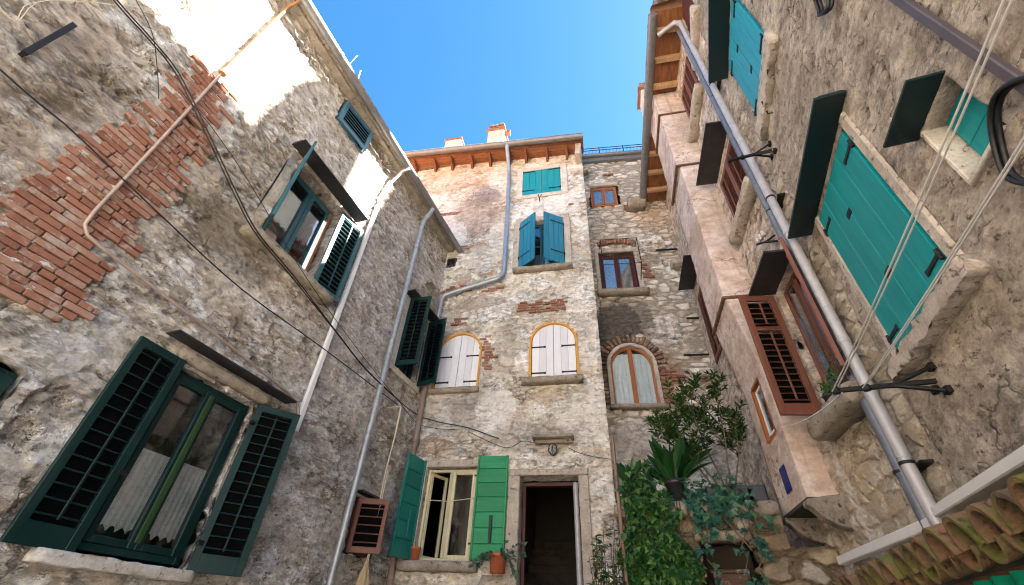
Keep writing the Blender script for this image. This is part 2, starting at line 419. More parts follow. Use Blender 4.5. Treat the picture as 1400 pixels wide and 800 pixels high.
def planks(w, h, M, n=3, t=.034, horiz=False, gap=.006, mir=False, frame=0, top=None, flip=False):
    mb = MB()
    if mir: M = M @ Matrix.Diagonal((-1, 1, 1, 1))
    L_ = h if horiz else w
    for i in range(n):
        a = i*L_/n+gap/2; b = (i+1)*L_/n-gap/2; k = random.uniform(-.002, .002)
        if horiz: mb.box(frame, w-frame, a, b, 0, t+k, M)
        elif top is None: mb.box(a, b, 0, h, 0, t+k, M)
        else:
            m = 8; xs = [a+(b-a)*q/m for q in range(m+1)]
            mb.prism([(a, 0), (b, 0)]+[(x, top(x)) for x in xs[::-1]], 0, t+k, M)
    if frame:
        f0, f1 = (-.012, t) if flip else (0, t+.012)
        mb.box(0, frame-.002, 0, h, f0, f1, M); mb.box(w-frame+.002, w, 0, h, f0, f1, M)
    mb.box(.01, w-.01, .04, h-.04 if top is None else min(top(.05*w), top(.95*w))-.05, *((t-.010, t+.004) if flip else (-.004, .010)), M)
    return mb

def strap(mb, M, y, ln, t=.036, mir=False, back=.03):
    if mir: M = M @ Matrix.Diagonal((-1, 1, 1, 1))
    mb.box(-back, ln, y-.016, y+.016, t, t+.008, M); mb.box(ln-.012, ln+.02, y-.023, y+.023, t, t+.007, M)
    mb.tube([M @ Vector((-.008, y-.04, t)), M @ Vector((-.008, y+.04, t))], .013, 8)

def wave_curtain(u0, u1, v0, v1, n, scallop=0., amp=.018, per=.07, pinch=0.):
    nu = max(12, int((u1-u0)/.012)); nv = 14; vs = []; fs = []
    for j in range(nv+1):
        for i in range(nu+1):
            x = u0+(u1-u0)*i/nu; f = j/nv
            bot = v0+scallop*abs(sin(pi*(x-u0)/(per*1.6)))
            y = bot+(v1-bot)*f
            w = amp*(1-.35*f)*sin(2*pi*x/per+.7*sin(3*x+y*2))+.3*amp*sin(2*pi*x/per*2.3+1)
            xx = x+(((u0+u1)/2-x)*pinch*(1-f))
            vs.append((xx, y, n+w))
    for j in range(nv):
        for i in range(nu): fs.append((j*(nu+1)+i, j*(nu+1)+i+1, (j+1)*(nu+1)+i+1, (j+1)*(nu+1)+i))
    return MB().add(vs, fs, None, True)

def rect_frame(mb, u0, u1, v0, v1, n0, n1, t, M=None):
    mb.box(u0, u0+t, v0, v1, n0, n1, M); mb.box(u1-t, u1, v0, v1, n0, n1, M)
    mb.box(u0+t, u1-t, v0, v0+t, n0+.002, n1-.002, M); mb.box(u0+t, u1-t, v1-t, v1, n0+.002, n1-.002, M)
    return mb

def slab(u0, u1, v0, v1, n0, n1, rough=.006, seg=14, k=1.):
    """worn stone slab: a box cut into slices with slightly uneven edges"""
    mb = MB(); vs = []; fs = []
    for i in range(seg+1):
        u = u0+(u1-u0)*i/seg; j = lambda: random.uniform(-rough, rough)
        e = .35 if i in (0, seg) else 0
        h = v1-v0; d = n1-n0
        prof = [(v0+j(), n0), (v0+j(), n1-.25*h*k+j()), (v0+.22*h*k+j(), n1-.04*h*k+j()), (v0+.6*h, n1+j()), (v1-.1*h*k+j(), n1-.06*h*k+j()), (v1+j()*.5, n1-.25*h*k+j()), (v1, n0)]
        for v, n in prof: vs.append((u, v+(h*.5-(v-v0))*e*.3, n-(n-n0)*e*.12))
    P = 7
    for i in range(seg):
        for k in range(P): fs.append((i*P+k, (i+1)*P+k, (i+1)*P+(k+1) % P, i*P+(k+1) % P))
    fs.append(list(range(P))); fs.append(list(range(seg*P, seg*P+P))[::-1])
    return mb.add(vs, fs, None, True)

def tile_roof(o, along, slope, n_rows, width, per=.22, amp=.05):
    """corrugated sheet of roman tiles; o eave corner, along/slope unit vectors"""
    o, a, s = Vector(o), Vector(along).normalized(), Vector(slope).normalized(); nn = a.cross(s).normalized()
    if nn.z < 0: nn = -nn
    cols = int(width/per*8); vs = []; fs = []; rl = .38
    for r in range(n_rows):
        for e in (0, 1):
            for c in range(cols+1):
                x = width*c/cols; y = amp*abs(sin(pi*x/per))**.8*1.6-amp*.5
                vs.append(o+a*x+s*((r+e*1.08)*rl)+nn*(y+(.0 if e else .03)))
        b = r*2*(cols+1)
        for c in range(cols): fs.append((b+c, b+c+1, b+cols+1+c+1, b+cols+1+c))
    return MB().add(vs, fs, None, True)

# ------------------------------------------------------------------ materials
GREY = [(.375, .305, .24), (.525, .465, .40), (.65, .60, .545)]
mL = wall_mat('left_wall_render', 1.0, [(.26, .22, .18), (.38, .33, .27), (.47, .43, .38), (.33, .25, .18)], (.33, .28, .23), GREY, cover=.66,
              spots=[(.6, 5, 1.6, 1.6, -.10), (4.8, 2.6, 1.6, 3.0, .03)], tints=[(.3, 3.6, 1.0, 1.2, (.16, .11, .07), .5), (2.3, 3.7, .8, .4, (.10, .075, .045), .65), (5.2, 4.5, 1.8, 3.5, (.42, .38, .38), .35), (1.7, 1.9, .35, .5, (.56, .53, .50), .7), (1.15, 3.6, .5, 1.9, (.50, .46, .41), .75), (2.0, 4.4, .5, 1.2, (.28, .20, .12), .35)],
              gouge=.6, lump=.8, disp=.075, knob=.9, con=.72, sfreq=(3.0, 6.0), wcol=(.70, .67, .64), white=.55, pits=.8)
mC = wall_mat('centre_wall_plaster', 4.3, [(.50, .45, .39), (.62, .57, .50), (.44, .37, .30), (.46, .24, .15), (.66, .62, .57)], (.54, .48, .41),
              [(.47, .37, .275), (.69, .61, .51), (.80, .74, .66)], cover=.66,
              spots=[(-3.2, 10.6, 2.4, 1.6, .22), (0, 7.0, 1.6, 2.2, -.10), (-.2, 2.8, 2.6, 1.4, .25), (-2.2, 7.2, 1.2, 1.6, -.12), (-1.1, 10.6, .5, 2.5, .1), (-2.4, 5.4, .5, .8, -.25), (-.2, 5.9, .6, .25, -.4)],
              tints=[(-2.9, 11.2, 2.0, .75, (.48, .31, .22), .5), (-1.95, 9.5, .9, 1.3, (.32, .23, .18), .65), (-1.75, 10.2, .45, .5, (.22, .19, .20), .6), (-2.0, 3.4, .9, .6, (.42, .39, .36), .5), (-1.6, 4.2, .5, 1.2, (.30, .27, .25), .45), (-.2, 2.95, 1.0, .35, (.33, .29, .25), .55), (.1, 3.75, .6, .2, (.36, .24, .12), .5), (.65, 3.4, .55, .75, (.74, .68, .61), .85, 1), (-1.0, 3.55, .45, .42, (.76, .71, .66), .9, 1), (-1.75, 4.6, .35, .9, (.36, .33, .30), .6, 1), (-2.9, 9.0, .5, .9, (.78, .72, .66), .75, 1), (-1.3, 8.2, .35, .9, (.74, .66, .58), .7, 1), (-.9, 4.9, .3, .9, (.62, .54, .45), .6, 1), (-2.2, 2.85, .5, .2, (.40, .28, .20), .6, 1), (.15, 9.3, .9, .55, (.82, .77, .71), .8, 1), (-.9, 7.6, .25, 1.0, (.80, .74, .67), .7, 1), (-1.6, 6.2, .8, .22, (.36, .29, .24), .6, 1), (.75, 5.2, .3, 1.0, (.76, .69, .61), .7, 1), (-2.45, 8.6, .3, .7, (.80, .75, .69), .7, 1), (-1.5, 11.0, .35, .5, (.74, .68, .62), .6, 1), (-.75, 5.1, .25, .6, (.44, .37, .31), .5, 1)],
              white=.50, gouge=.35, lump=.5, disp=.045, knob=.18, con=.6, sfreq=(3.6, 7.5), wcol=(.84, .80, .75), pits=.6, flow=.35)
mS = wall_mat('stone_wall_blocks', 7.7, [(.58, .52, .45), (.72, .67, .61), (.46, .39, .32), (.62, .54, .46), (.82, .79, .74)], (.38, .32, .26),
              [(.46, .40, .33), (.60, .53, .46), (.72, .66, .59)], cover=.42,
              spots=[(-.2, 10.6, 1.6, 1.2, .05), (.6, 8.0, .6, 1.0, .06), (0., 2.5, 2.5, 1.2, .28)],
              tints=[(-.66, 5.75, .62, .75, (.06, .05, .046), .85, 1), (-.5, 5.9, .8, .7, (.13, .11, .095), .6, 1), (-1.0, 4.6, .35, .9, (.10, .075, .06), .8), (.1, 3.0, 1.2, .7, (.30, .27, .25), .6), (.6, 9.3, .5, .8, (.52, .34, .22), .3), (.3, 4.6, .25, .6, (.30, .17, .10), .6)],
              white=.5, gouge=.2, lump=.4, disp=.055, sfreq=(3.0, 7.8), edge=.10, wcol=(.80, .76, .71), pits=.5, warp=.035)
mF = wall_mat('far_wall_plaster', 2.2, [(.46, .40, .32), (.58, .51, .43), (.38, .30, .22), (.62, .57, .50)], (.44, .37, .29),
              [(.42, .33, .26), (.58, .48, .40), (.66, .58, .50)], cover=.60, spots=[(-.7, 1.2, .9, 1.0, -.13), (-.1, 3.0, .3, 3.0, -.25), (-.5, 4.4, .5, .8, -.1), (-1.55, 8.5, .3, 1.2, -.3)],
              tints=[(-1.3, 1.5, .5, .5, (.55, .43, .30), .5), (-1.45, 1.2, .09, 1.0, (.66, .60, .53), .8)], white=.6, gouge=.25, lump=.4, disp=.045, sfreq=(4., 7), wcol=(.66, .60, .53), pits=.4)
mB = wall_mat('bay_pink_plaster', 5.1, [(.4, .32, .26)]*2+[(.5, .4, .33)], (.4, .32, .26), [(.48, .35, .27), (.64, .51, .45), (.74, .63, .58)], cover=.95,
              tints=[(.1, 5.6, .35, 1.4, (.36, .29, .22), .45), (.2, 1.7, .5, .4, (.47, .33, .24), .5), (.1, 8.2, .4, .9, (.40, .31, .24), .5), (-.2, 3.4, .5, .5, (.42, .34, .28), .3)],
              white=.62, gouge=.12, lump=.3, disp=.018, wcol=(.68, .60, .55), pits=.25, speck=.22, flow=.55, knob=.0, con=.4)
mN = wall_mat('near_wall_cement', 9.4, [(.22, .18, .15)]*2+[(.3, .26, .2)], (.24, .2, .16), [(.28, .225, .175), (.43, .36, .29), (.56, .48, .40)], cover=.8,
              tints=[(-1.3, .9, .5, .9, (.42, .35, .27), .35), (-2.0, 1.4, .35, .5, (.40, .33, .26), .35), (-2.9, 4.2, .6, .8, (.33, .27, .21), .4)],
              white=.70, gouge=.2, lump=.6, disp=.055, wcol=(.54, .48, .41), pits=.8, speck=.85, knob=.45, con=.6)
mG = wall_mat('garden_wall_rubble', 3.3, [(.30, .24, .16), (.42, .34, .24), (.24, .17, .11), (.48, .43, .36)], (.19, .14, .09), [(.3, .22, .14), (.4, .32, .22), (.46, .38, .28)], cover=.33, disp=.07, sfreq=(3.0, 6.2), warp=.14, mortar_d=1.3)
mPl = plain('house_plaster', (.50, .46, .40), .9, .25, sc=2, b=.5)
mLight = plain('sunny_plaster', (.66, .60, .50), .9, .15, sc=2, b=.5)
mSill = stone_mat('worn_sill_stone', (.30, .25, .20), (.43, .38, .32)); mSurr = stone_mat('surround_stone', (.50, .43, .37), (.62, .55, .48), scale=7)
mWhiteSurr = stone_mat('white_surround', (.58, .52, .46), (.72, .67, .61), d=.01)
mGapShade = plain('louvre_gap_shade', (.0028, .003, .003), 1., .2); mGapShade.node_tree.nodes['Principled BSDF'].inputs['Specular IOR Level'].default_value = .05; mCourse = stone_mat('dark_string_course', (.13, .06, .04), (.2, .12, .09)); mDark = plain('dark_room', (.05, .042, .036), .95, .3, sc=3)
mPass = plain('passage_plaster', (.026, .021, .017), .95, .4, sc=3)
mGalv = metal('galvanised_zinc', (.37, .385, .41), .42, .6, .3); mGut = metal('painted_gutter', (.20, .197, .20), .4, .35, .2)
mPipe = metal('grey_pipe', (.42, .41, .43), .42, .2, .12); mBlueZn = metal('blue_zinc', (.175, .195, .24), .5, .45, .45)
mIron = plain('black_iron', (.013, .012, .012), .55, .4, met=.3); mWire = plain('cable_black', (.008, .008, .008), .5, .2)
mPVC = plain('white_pvc', (.72, .71, .72), .4, .06); mRope = plain('rope', (.55, .47, .36), .9, .2, sc=60); mWhiteRope = plain('white_line', (.62, .60, .57), .8, .1)
mRust = plain('rusty_steel', (.33, .16, .07), .7, .4); mBrown = paint('brown_shutter', (.145, .052, .032), .18, (.28, .17, .11)); mBrownD = paint('dark_red_wood', (.075, .02, .015), .2, (.2, .1, .07))
mMaroon = paint('maroon_shutter', (.16, .06, .045), .2, (.32, .2, .15))
mGreenD = paint('dark_green_paint', (.002, .021, .019), .12, (.03, .06, .05), .42); mOlive = paint('olive_frame', (.022, .05, .014), .2, (.1, .1, .06))
mBlueG = paint('blue_green_paint', (.025, .085, .10), .15, (.2, .25, .25), .38); mVent = paint('pale_blue_paint', (.05, .13, .19), .15, (.25, .3, .33), .4)
mGreen = paint('bright_green_paint', (.02, .235, .10), .35, (.05, .13, .07), .55, grain=(3, 30, 30), var=.5); mGreenT = paint('teal_green_paint', (.01, .17, .14), .3, (.03, .1, .1), .5, grain=(3, 30, 30), var=.4)
mTeal = paint('teal_paint', (.001, .215, .235), .2, (.03, .14, .15), .5, var=.42, b=.3); mTealUp = paint('weathered_teal', (.02, .25, .33), .35, (.01, .16, .22), .5, var=.4)
mTop = paint('top_teal_paint', (.01, .23, .27), .2, (.01, .12, .14), .5); mBlue = paint('blue_paint', (.015, .165, .26), .12, (.03, .1, .14), .45, var=.2)
mWhiteP = paint('white_boards', (.78, .77, .80), .22, (.42, .38, .36), .5, var=.12); mCream = paint('cream_frame', (.56, .50, .33), .3, (.36, .25, .12)); mOchre = plain('ochre_band', (.62, .30, .05), .85, .25, sc=20, b=.5)
mOrange = paint('orange_wood', (.33, .11, .03), .3, (.16, .06, .03)); mHood = metal('dark_hood_sheet', (.042, .04, .043), .55, .4, .4); mHoodG = metal('green_hood_sheet', (.006, .022, .025), .5, .2, .3)
mSoffit = wood('soffit_boards', (.40, .15, .055), (.27, .085, .03)); mRaft = wood('pale_rafter', (.52, .34, .19), (.38, .22, .11)); mRaftD = wood('dark_rafter', (.12, .045, .025), (.2, .08, .04))
mTile = brick_mat('roof_tiles', [(.28, .15, .09), (.38, .2, .12), (.26, .19, .13)]); mMoss = stone_mat('mossy_tile', (.25, .135, .08), (.15, .11, .075), d=.012, scale=9, moss=.95)
mBrick = brick_mat('old_brick', [(.18, .075, .05), (.30, .14, .09), (.24, .10, .065), (.34, .195, .14), (.21, .085, .055)]); mBrickD = brick_mat('sooty_brick', [(.13, .07, .05), (.25, .13, .085), (.07, .045, .04)])
mTerra = plain('terracotta', (.44, .115, .045), .8, .2); mBlackP = plain('black_plastic', (.025, .025, .03), .45, .15); mSoil = plain('soil', (.04, .028, .02), .95, .4, sc=40)
mGlass = glass_mat(); mLace = lace_mat('lace', (.90, .89, .92)); mSheer = lace_mat('sheer_curtain', (.72, .78, .86), 90, .12); mCurt = plain('plain_curtain', (.58, .52, .42), .9, .1)
mIvy = leaf_mat('ivy_leaf', (.008, .036, .010), (.026, .092, .020), (.15, .26, .05), .3); mIvyB = leaf_mat('blue_ivy_leaf', (.012, .06, .035), (.03, .11, .075), (.10, .22, .10), .3)
mShrub = leaf_mat('shrub_leaf', (.012, .035, .010), (.035, .085, .022), (.10, .17, .04), .3); mBlade = leaf_mat('blade_leaf', (.010, .045, .014), (.022, .08, .022), (.05, .13, .04), .3)
mStem = plain('stem', (.13, .10, .06), .9, .3); mBlueSign = plain('blue_enamel', (.006, .010, .16), .35, .06)
mGreenSheet = leaf_mat('green_plastic_sheet', (.0, .16, .09), (.0, .18, .10), (.0, .2, .11), .3); mCanvas = plain('canvas', (.42, .30, .17), .9, .3, sc=14); mTarp = plain('blue_tarp', (.02, .05, .16), .6, .2)
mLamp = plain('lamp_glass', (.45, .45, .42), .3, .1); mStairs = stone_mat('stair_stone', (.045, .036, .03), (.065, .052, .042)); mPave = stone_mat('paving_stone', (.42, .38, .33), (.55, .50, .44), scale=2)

# ------------------------------------------------------------------ ground
g = MB().box(-60, 60, -40, 60, -.4, 0); add('ground', g, mPave, kind='structure')

# frames of the five facades (u along the wall, v up from the eye, n outwards)
FL = Fr((-4.65, 0), 90); FC = Fr((-2.07, 7.5), 8); FS = Fr((0, 8.5), 12); FN = Fr((1.75, 0), -90); FF = Fr((1.75, 3.9), -82)
_e = -FF.u; _k = FF.o+_e*1.72; FK = Fr(_k, 8)
G0 = -EYE

def body(parent, fr, u0, u1, v1, n0, n1, mat=None):
    add('rear_wall', MB().box(u0, u1, G0, v1, n1, n0), mat or mPl, parent, fr)

def pane(win, fr, u0, u1, v0, v1, n): add('pane', MB().box(u0, u1, v0, v1, n-.003, n+.003), mGlass, win, fr)
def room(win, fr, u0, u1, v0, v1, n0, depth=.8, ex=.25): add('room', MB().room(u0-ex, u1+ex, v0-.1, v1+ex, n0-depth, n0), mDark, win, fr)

def casement(parent, fr, u0, u1, v0, v1, n, mat, t=.05, st=.055, mid=True, rail=None):
    """outer frame + two glazed leaves as one frame mesh, its panes as sub-parts"""
    mb = rect_frame(MB(), u0, u1, v0, v1, n-.05, n+.01, t)
    c = (u0+u1)/2; sp = [(u0+t, c-.003), (c+.003, u1-t)] if mid else [(u0+t, u1-t)]
    for a, b in sp:
        rect_frame(mb, a+.002, b-.002, v0+t+.002, v1-t-.002, n-.035, n+.022, st)
        if rail: mb.box(a+st, b-st, rail-.015, rail+.015, n-.03, n+.015)
    w = add('window', mb, mat, parent, fr, bevel=.004)
    for a, b in sp: pane(w, fr, a+st, b-st, v0+t+st, v1-t-st, n-.008)
    return w

# ================================================================== left house
LH = empty('house', (-4.65, 3.5, 0), 'tall house on the left with grey crumbling render, brick patch and dark green shutters', 'house', 'old stone houses round the courtyard')
holes = [dict(u0=2.6, u1=3.6, v0=.44, v1=2.08, d=.17), dict(u0=2.62, u1=3.62, v0=4.06, v1=5.66, d=.26), dict(u0=2.74, u1=3.5, v0=7.26, v1=7.86, d=.18),
         dict(u0=6.02, u1=6.84, v0=3.98, v1=5.5, d=.2), dict(u0=5.95, u1=6.55, v0=.93, v1=1.62, d=.2), dict(u0=.85, u1=1.58, v0=.2, v1=1.47, d=.2)]
wall = add('wall', wall_mesh(-9, 7.16, G0, 8.02, holes, .045, coarse_u=[(-9, -1.2, .5)], coarse_v=[(G0, -.1, .3)]), mL, LH, FL)
body(LH, FL, -9, 8.2, 8.0, -1.3, -7, mPl)
add('roof', tile_roof(FL.w(-9.2, 8.12, .22), FL.w(1, 0, 0)-FL.w(0, 0, 0), (-1, 0, .32), 20, 16.65), mTile, LH)
add('eave', MB().box(-9.2, 7.42, 7.98, 8.04, -.3, .13).box(-9.2, 7.42, 8.04, 8.075, -.3, .24), mSill, LH, FL)
gt = MB().gutter(FL.w(-9.2, 8.03, .30), FL.w(7.44, 8.0, .30), .085, 9)
for u in np.arange(-8.6, 7.4, 1.06): gt.gutter(FL.w(u, 8.032-.0018*(u+9), .30), FL.w(u+.035, 8.032-.0018*(u+9), .30), .094, 9)
gt.box(7.435, 7.445, 7.92, 8.0, .22, .38, FL.mat); add('gutter', gt, mGut, LH)
add('drainpipe', MB().tube([FL.w(5.64, 7.93, .3), FL.w(5.64, 7.82, .28), FL.w(5.64, 7.6, .15), FL.w(5.64, 7.4, .12), FL.w(5.64, G0+.05, .12)], .055, 12)
    .tube([FL.w(5.64, 3.1, .12), FL.w(5.64, 3.03, .12)], .062, 12).tube([FL.w(5.64, 6.0, .12), FL.w(5.64, 5.95, .12)], .062, 12).tube([FL.w(5.64, .92, .12), FL.w(5.64, .88, .12)], .062, 12), mGalv, LH)
add('cable_duct', MB().box(4.25, 4.325, 2.03, 6.6, .004, .06), mPVC, LH, FL, bevel=.006)
add('overflow_pipe', MB().tube([FL.w(4.46, 7.9, .36), FL.w(4.45, 7.86, .2), FL.w(4.36, 7.35, .06), FL.w(4.29, 6.95, .05), FL.w(4.285, 6.5, .05)], .028, 8), mPVC, LH)
cp = [FL.w(1.11, 8.0, .2), FL.w(1.1, 7.85, .05), FL.w(1.11, 5.58, .04)]
add('rusty_pipe', MB().tube(cp, .026, 8).tube([FL.w(1.11, 5.62, .05), FL.w(1.11, 5.52, .05)], .045, 8), mRust, LH)
mCond = metal('old_conduit', (.40, .30, .24), .5, .3, .3)
add('conduit', MB().tube([FL.w(1.11, 5.55, .03), FL.w(1.14, 4.2, .045), FL.w(1.17, 2.9, .04), FL.w(1.185, 2.75, .04), FL.w(1.25, 2.68, .04), FL.w(1.4, 2.655, .04), FL.w(2.5, 2.56, .05), FL.w(3.3, 2.49, .045), FL.w(3.98, 2.42, .04), FL.w(4.16, 2.36, .04), FL.w(4.25, 2.24, .04), FL.w(4.29, 2.03, .04), FL.w(4.29, 1.9, .03)], .017, 8), mCond, LH)
# brick patch: courses of real bricks standing in the broken render
bm_ = MB(); v = 1.92; k = 0
while v < 5.5:
    f = (v-1.92)/3.5
    ul = .80+random.choice((-.06, 0, .05)) if v < 3.3 else .84+.12*(v-3.3)/2+random.choice((-.08, 0, .07)); ur = 1.60-.18*f+random.choice((-.11, 0, .09)); 
    if 2.3 < v < 2.75: ur -= .1
    u = ul-random.random()*.1
    while u < ur:
        ln = random.choice((.25, .27, .26, .12)); e = min(u+ln, ur+.05)
        if e-u > .05 and random.random() > (.01 if v < 3.6 else .05):
            n1 = random.uniform(-.010, .004)
            M = FL.mat @ Matrix.Translation((u, v, 0)) @ Matrix.Rotation(random.uniform(-.012, .012), 4, 'Z')
            bm_.box(0, e-u-.010, 0, .057+random.uniform(-.005, .003), -.06, n1, M)
        u = e+.003
    v += .068; k += 1
add('brick_patch', bm_, mBrick, LH, bevel=.006, seg=2)

# window with lace curtains (lower left of the picture)
W1 = casement(LH, FL, 2.6, 3.6, .44, 2.08, -.09, mGreenD, .06, .06)
add('mullion', MB().box(3.065, 3.125, .55, 1.98, -.065, -.045), mOlive, W1, FL, bevel=.004)
for a, b in ((2.73, 3.04), (3.16, 3.47)): add('curtain', wave_curtain(a, b, .60, 1.30, -.125, .05, .008, .055), mLace, W1, FL)
room(W1, FL, 2.6, 3.6, .44, 2.08, -.17)
add('shutter', louvre(.50, 1.74, hinge(2.60, .40, .035, radians(-178)), mir=False, flip=True, st=.075, pitch=.105, rb=.16), [mGreenD, mGapShade], W1, FL, bevel=.004)
add('shutter', louvre(.50, 1.72, hinge(3.61, .40, .035, radians(146)), mir=True, flip=True, st=.075, pitch=.105, rb=.16), [mGreenD, mGapShade], W1, FL, bevel=.004)
add('sill', slab(2.34, 3.72, .31, .405, -.1, .07, .01, 18, .3), mWhiteSurr, W1, FL)
add('lintel', MB().box(2.3, 4.03, 2.305, 2.325, -.02, .17), mHood, W1, FL, bevel=.003)
add('drip_stone', slab(2.5, 3.75, 2.14, 2.27, -.05, .055), mSill, W1, FL)
add_each('hinge', [(2.55, 2.63, 1.0, 1.03, .06, .085), (3.58, 3.63, 1.86, 1.9, .05, .09), (3.58, 3.63, .62, .66, .05, .09)], mIron, W1, FL)
# upper window with one leaf edge-on
W2 = casement(LH, FL, 2.62, 3.62, 4.06, 5.66, -.2, mBlueG, .05, .07)
room(W2, FL, 2.62, 3.62, 4.06, 5.66, -.26)
add('shutter', louvre(.52, 1.64, hinge(2.62, 4.03, .03, radians(-119)), st=.07, pitch=.085), [mBlueG, mGapShade], W2, FL, bevel=.004)
add('shutter', louvre(.52, 1.64, hinge(3.62, 4.03, .035, radians(172)), mir=True, flip=True, st=.07, pitch=.085), [mBlueG, mGapShade], W2, FL, bevel=.004)
add('sill', slab(2.37, 4.0, 3.90, 4.03, -.1, .17), mSill, W2, FL)
add('lintel', MB().box(2.33, 4.0, 5.79, 5.815, -.02, .24).box(2.33, 4.0, 5.815, 5.84, -.02, .17), mHood, W2, FL, bevel=.003)
add('reveal_stone', slab(2.40, 2.58, 4.06, 5.76, -.03, .02, .004), mSurr, W2, FL)
add('brick_reveal', MB().box(3.545, 3.61, 4.1, 5.6, -.24, -.17), mBrickD, W2, FL)
# louvred vent under the eave
WV = add('window', rect_frame(MB(), 2.74, 3.5, 7.26, 7.86, -.1, .0, .04), mVent, LH, FL, bevel=.004)
add('shutter', louvre(.74, .62, hinge(2.75, 7.25, -.01, radians(-6)), st=.07, pitch=.075, rod=False, rb=.08, tilt=50), [mVent, mGapShade], WV, FL, bevel=.003)
room(WV, FL, 2.74, 3.5, 7.26, 7.86, -.18, .3, .05)
# corner window with its two leaves standing out
W3 = casement(LH, FL, 6.02, 6.84, 3.98, 5.5, -.15, mGreenD, .05, .06); room(W3, FL, 6.02, 6.84, 3.98, 5.5, -.2)
add('shutter', louvre(.46, 1.6, hinge(6.03, 3.96, .03, radians(-84)), st=.075, pitch=.085), [mGreenD, mGapShade], W3, FL, bevel=.004)
add('shutter', louvre(.46, 1.56, hinge(6.83, 3.94, .03, radians(82)), mir=True, flip=True, st=.07, pitch=.075), [mGreenD, mGapShade], W3, FL, bevel=.004)
add_each('surround', [(5.86, 6.0, 3.84, 5.56, -.02, .03), (5.86, 6.95, 3.84, 3.955, -.02, .033), (6.86, 6.95, 3.96, 5.56, -.02, .03)], mWhiteSurr, W3, FL, bevel=.01)
add('lintel', MB().box(5.82, 7.0, 5.6, 5.63, -.02, .22), mHood, W3, FL)
# small dark green window at the picture edge and the low brown one by the drainpipe
W0 = casement(LH, FL, .85, 1.58, .2, 1.47, -.1, mGreenD, .06, .06); room(W0, FL, .85, 1.58, .2, 1.47, -.2)
add('shutter', planks(.70, 1.2, hinge(.87, .22, -.07, 0), 3), mGreenD, W0, FL, bevel=.004)
WB = add('window', rect_frame(MB(), 5.93, 6.57, .91, 1.64, -.06, .02, .06), mBrownD, LH, FL, bevel=.004); room(WB, FL, 5.95, 6.55, .93, 1.62, -.2)
add('shutter', louvre(.47, .72, hinge(5.93, .90, .03, radians(-66)), st=.06, pitch=.095, rod=False, rb=.08, tilt=22), [mBrown, mGapShade], WB, FL, bevel=.004)
add('lintel', MB().box(5.85, 6.35, 1.69, 1.72, -.02, .12), mHood, WB, FL)

# ================================================================== centre house
CH = empty('house', (-2.07, 7.5, 0), 'tall narrow house at the back with white arched shutters and an open dark doorway', 'house', 'old stone houses round the courtyard')
holes = [dict(u0=-.48, u1=.50, v0=-.05, v1=2.24, d=.35), dict(u0=-2.22, u1=-1.28, v0=.98, v1=2.42, d=.22),
         dict(u0=-.335, u1=.585, v0=4.12, v1=5.42, d=.1, arch=4.97), dict(u0=-2.38, u1=-1.46, v0=4.02, v1=5.32, d=.1, arch=4.87),
         dict(u0=-.68, u1=.43, v0=7.12, v1=8.78, d=.2), dict(u0=-.68, u1=.42, v0=9.95, v1=11.07, d=.08), dict(u0=-2.6, u1=-2.36, v0=7.45, v1=7.74, d=.2)]
add('wall', wall_mesh(-5.2, 1.08, G0, 11.95, holes, .042, coarse_v=[(G0, -.2, .3)], coarse_u=[(-5.2, -3.9, .2)]), mC, CH, FC)
sd = Fr(FC.o+FC.u*1.08, 98)
add('side_wall', wall_mesh(0, 1.3, G0, 11.95, (), .05, coarse_v=[(G0, 1.2, .3)]), mC, CH, sd)
body(CH, FC, -5.2, 1.06, 11.9, -3.6, -9, mPl)
sl_ = -.087                                    # the eave falls a little to the right
def ev(u): return 11.52+sl_*(u-1.0)
R8 = FC.mat @ Matrix.Translation((1.0, 11.52, 0)) @ Matrix.Rotation(math.atan(sl_), 4, 'Z')
sf = MB()
for i in range(6): sf.box(-6.3, .15 if i else .14, .10+i*.002, .125, -.02+i*.092, .066+i*.092, R8)
add('soffit', sf, wood('soffit_planks', (.29, .125, .06), (.17, .065, .03), ax=(3, 40, 40)), CH)
for u in (-4.9, -4.2, -3.62, -2.95, -2.35, -1.72, -1.2, -.55, .05):
    add('rafter', MB().prism([(-.05, -.16), (-.05, .098), (.36, .098), (.36, .03), (.28, -.01), (.16, -.05), (.1, -.12), (.04, -.16)], -.035, .035, R8 @ Matrix.Translation((u-1.0+.6, 0, 0)) @ Matrix.Rotation(-pi/2, 4, 'Y')), mRaftD, CH, bevel=.006)
add('corner_post', MB().box(-.08, .085, -.42, .095, -.05, .36, R8), mSurr, CH, bevel=.01)
add('roof', tile_roof(FC.w(-5.5, ev(-5.5)+.2, .52), FC.w(1, sl_, 0)-FC.w(0, 0, 0), FC.w(0, .33, -1)-FC.w(0, 0, 0), 14, 6.6), mTile, CH)
a, b = FC.w(-5.6, ev(-5.6)+.10, .58), FC.w(1.16, ev(1.16)+.10, .58)
gt = MB().gutter(a, b, .10, 9)
for t in (.12, .28, .44, .58, .74, .88): p = a.lerp(b, t); gt.gutter(p, p+(b-a).normalized()*.04, .109, 9)
gt.tube([b, b+(b-a).normalized()*.01], .1, 9); add('gutter', gt, mGut, CH)
pq = [FC.w(-1.1, ev(-1.1)+.02, .58), FC.w(-1.1, ev(-1.1)-.12, .54), FC.w(-1.1, 11.1, .12), FC.w(-1.09, 10.95, .10), FC.w(-1.05, 8.5, .10), FC.w(-1.03, 7.02, .10), FC.w(-1.06, 6.88, .10), FC.w(-1.2, 6.78, .10), FC.w(-2.3, 6.48, .10), FC.w(-2.46, 6.42, .10), FC.w(-2.52, 6.3, .10), FC.w(-2.52, 4.4, .10), FC.w(-2.50, .2, .10), FC.w(-2.50, G0+.05, .1)]
dp = MB().tube(pq[:12], .06, 12)
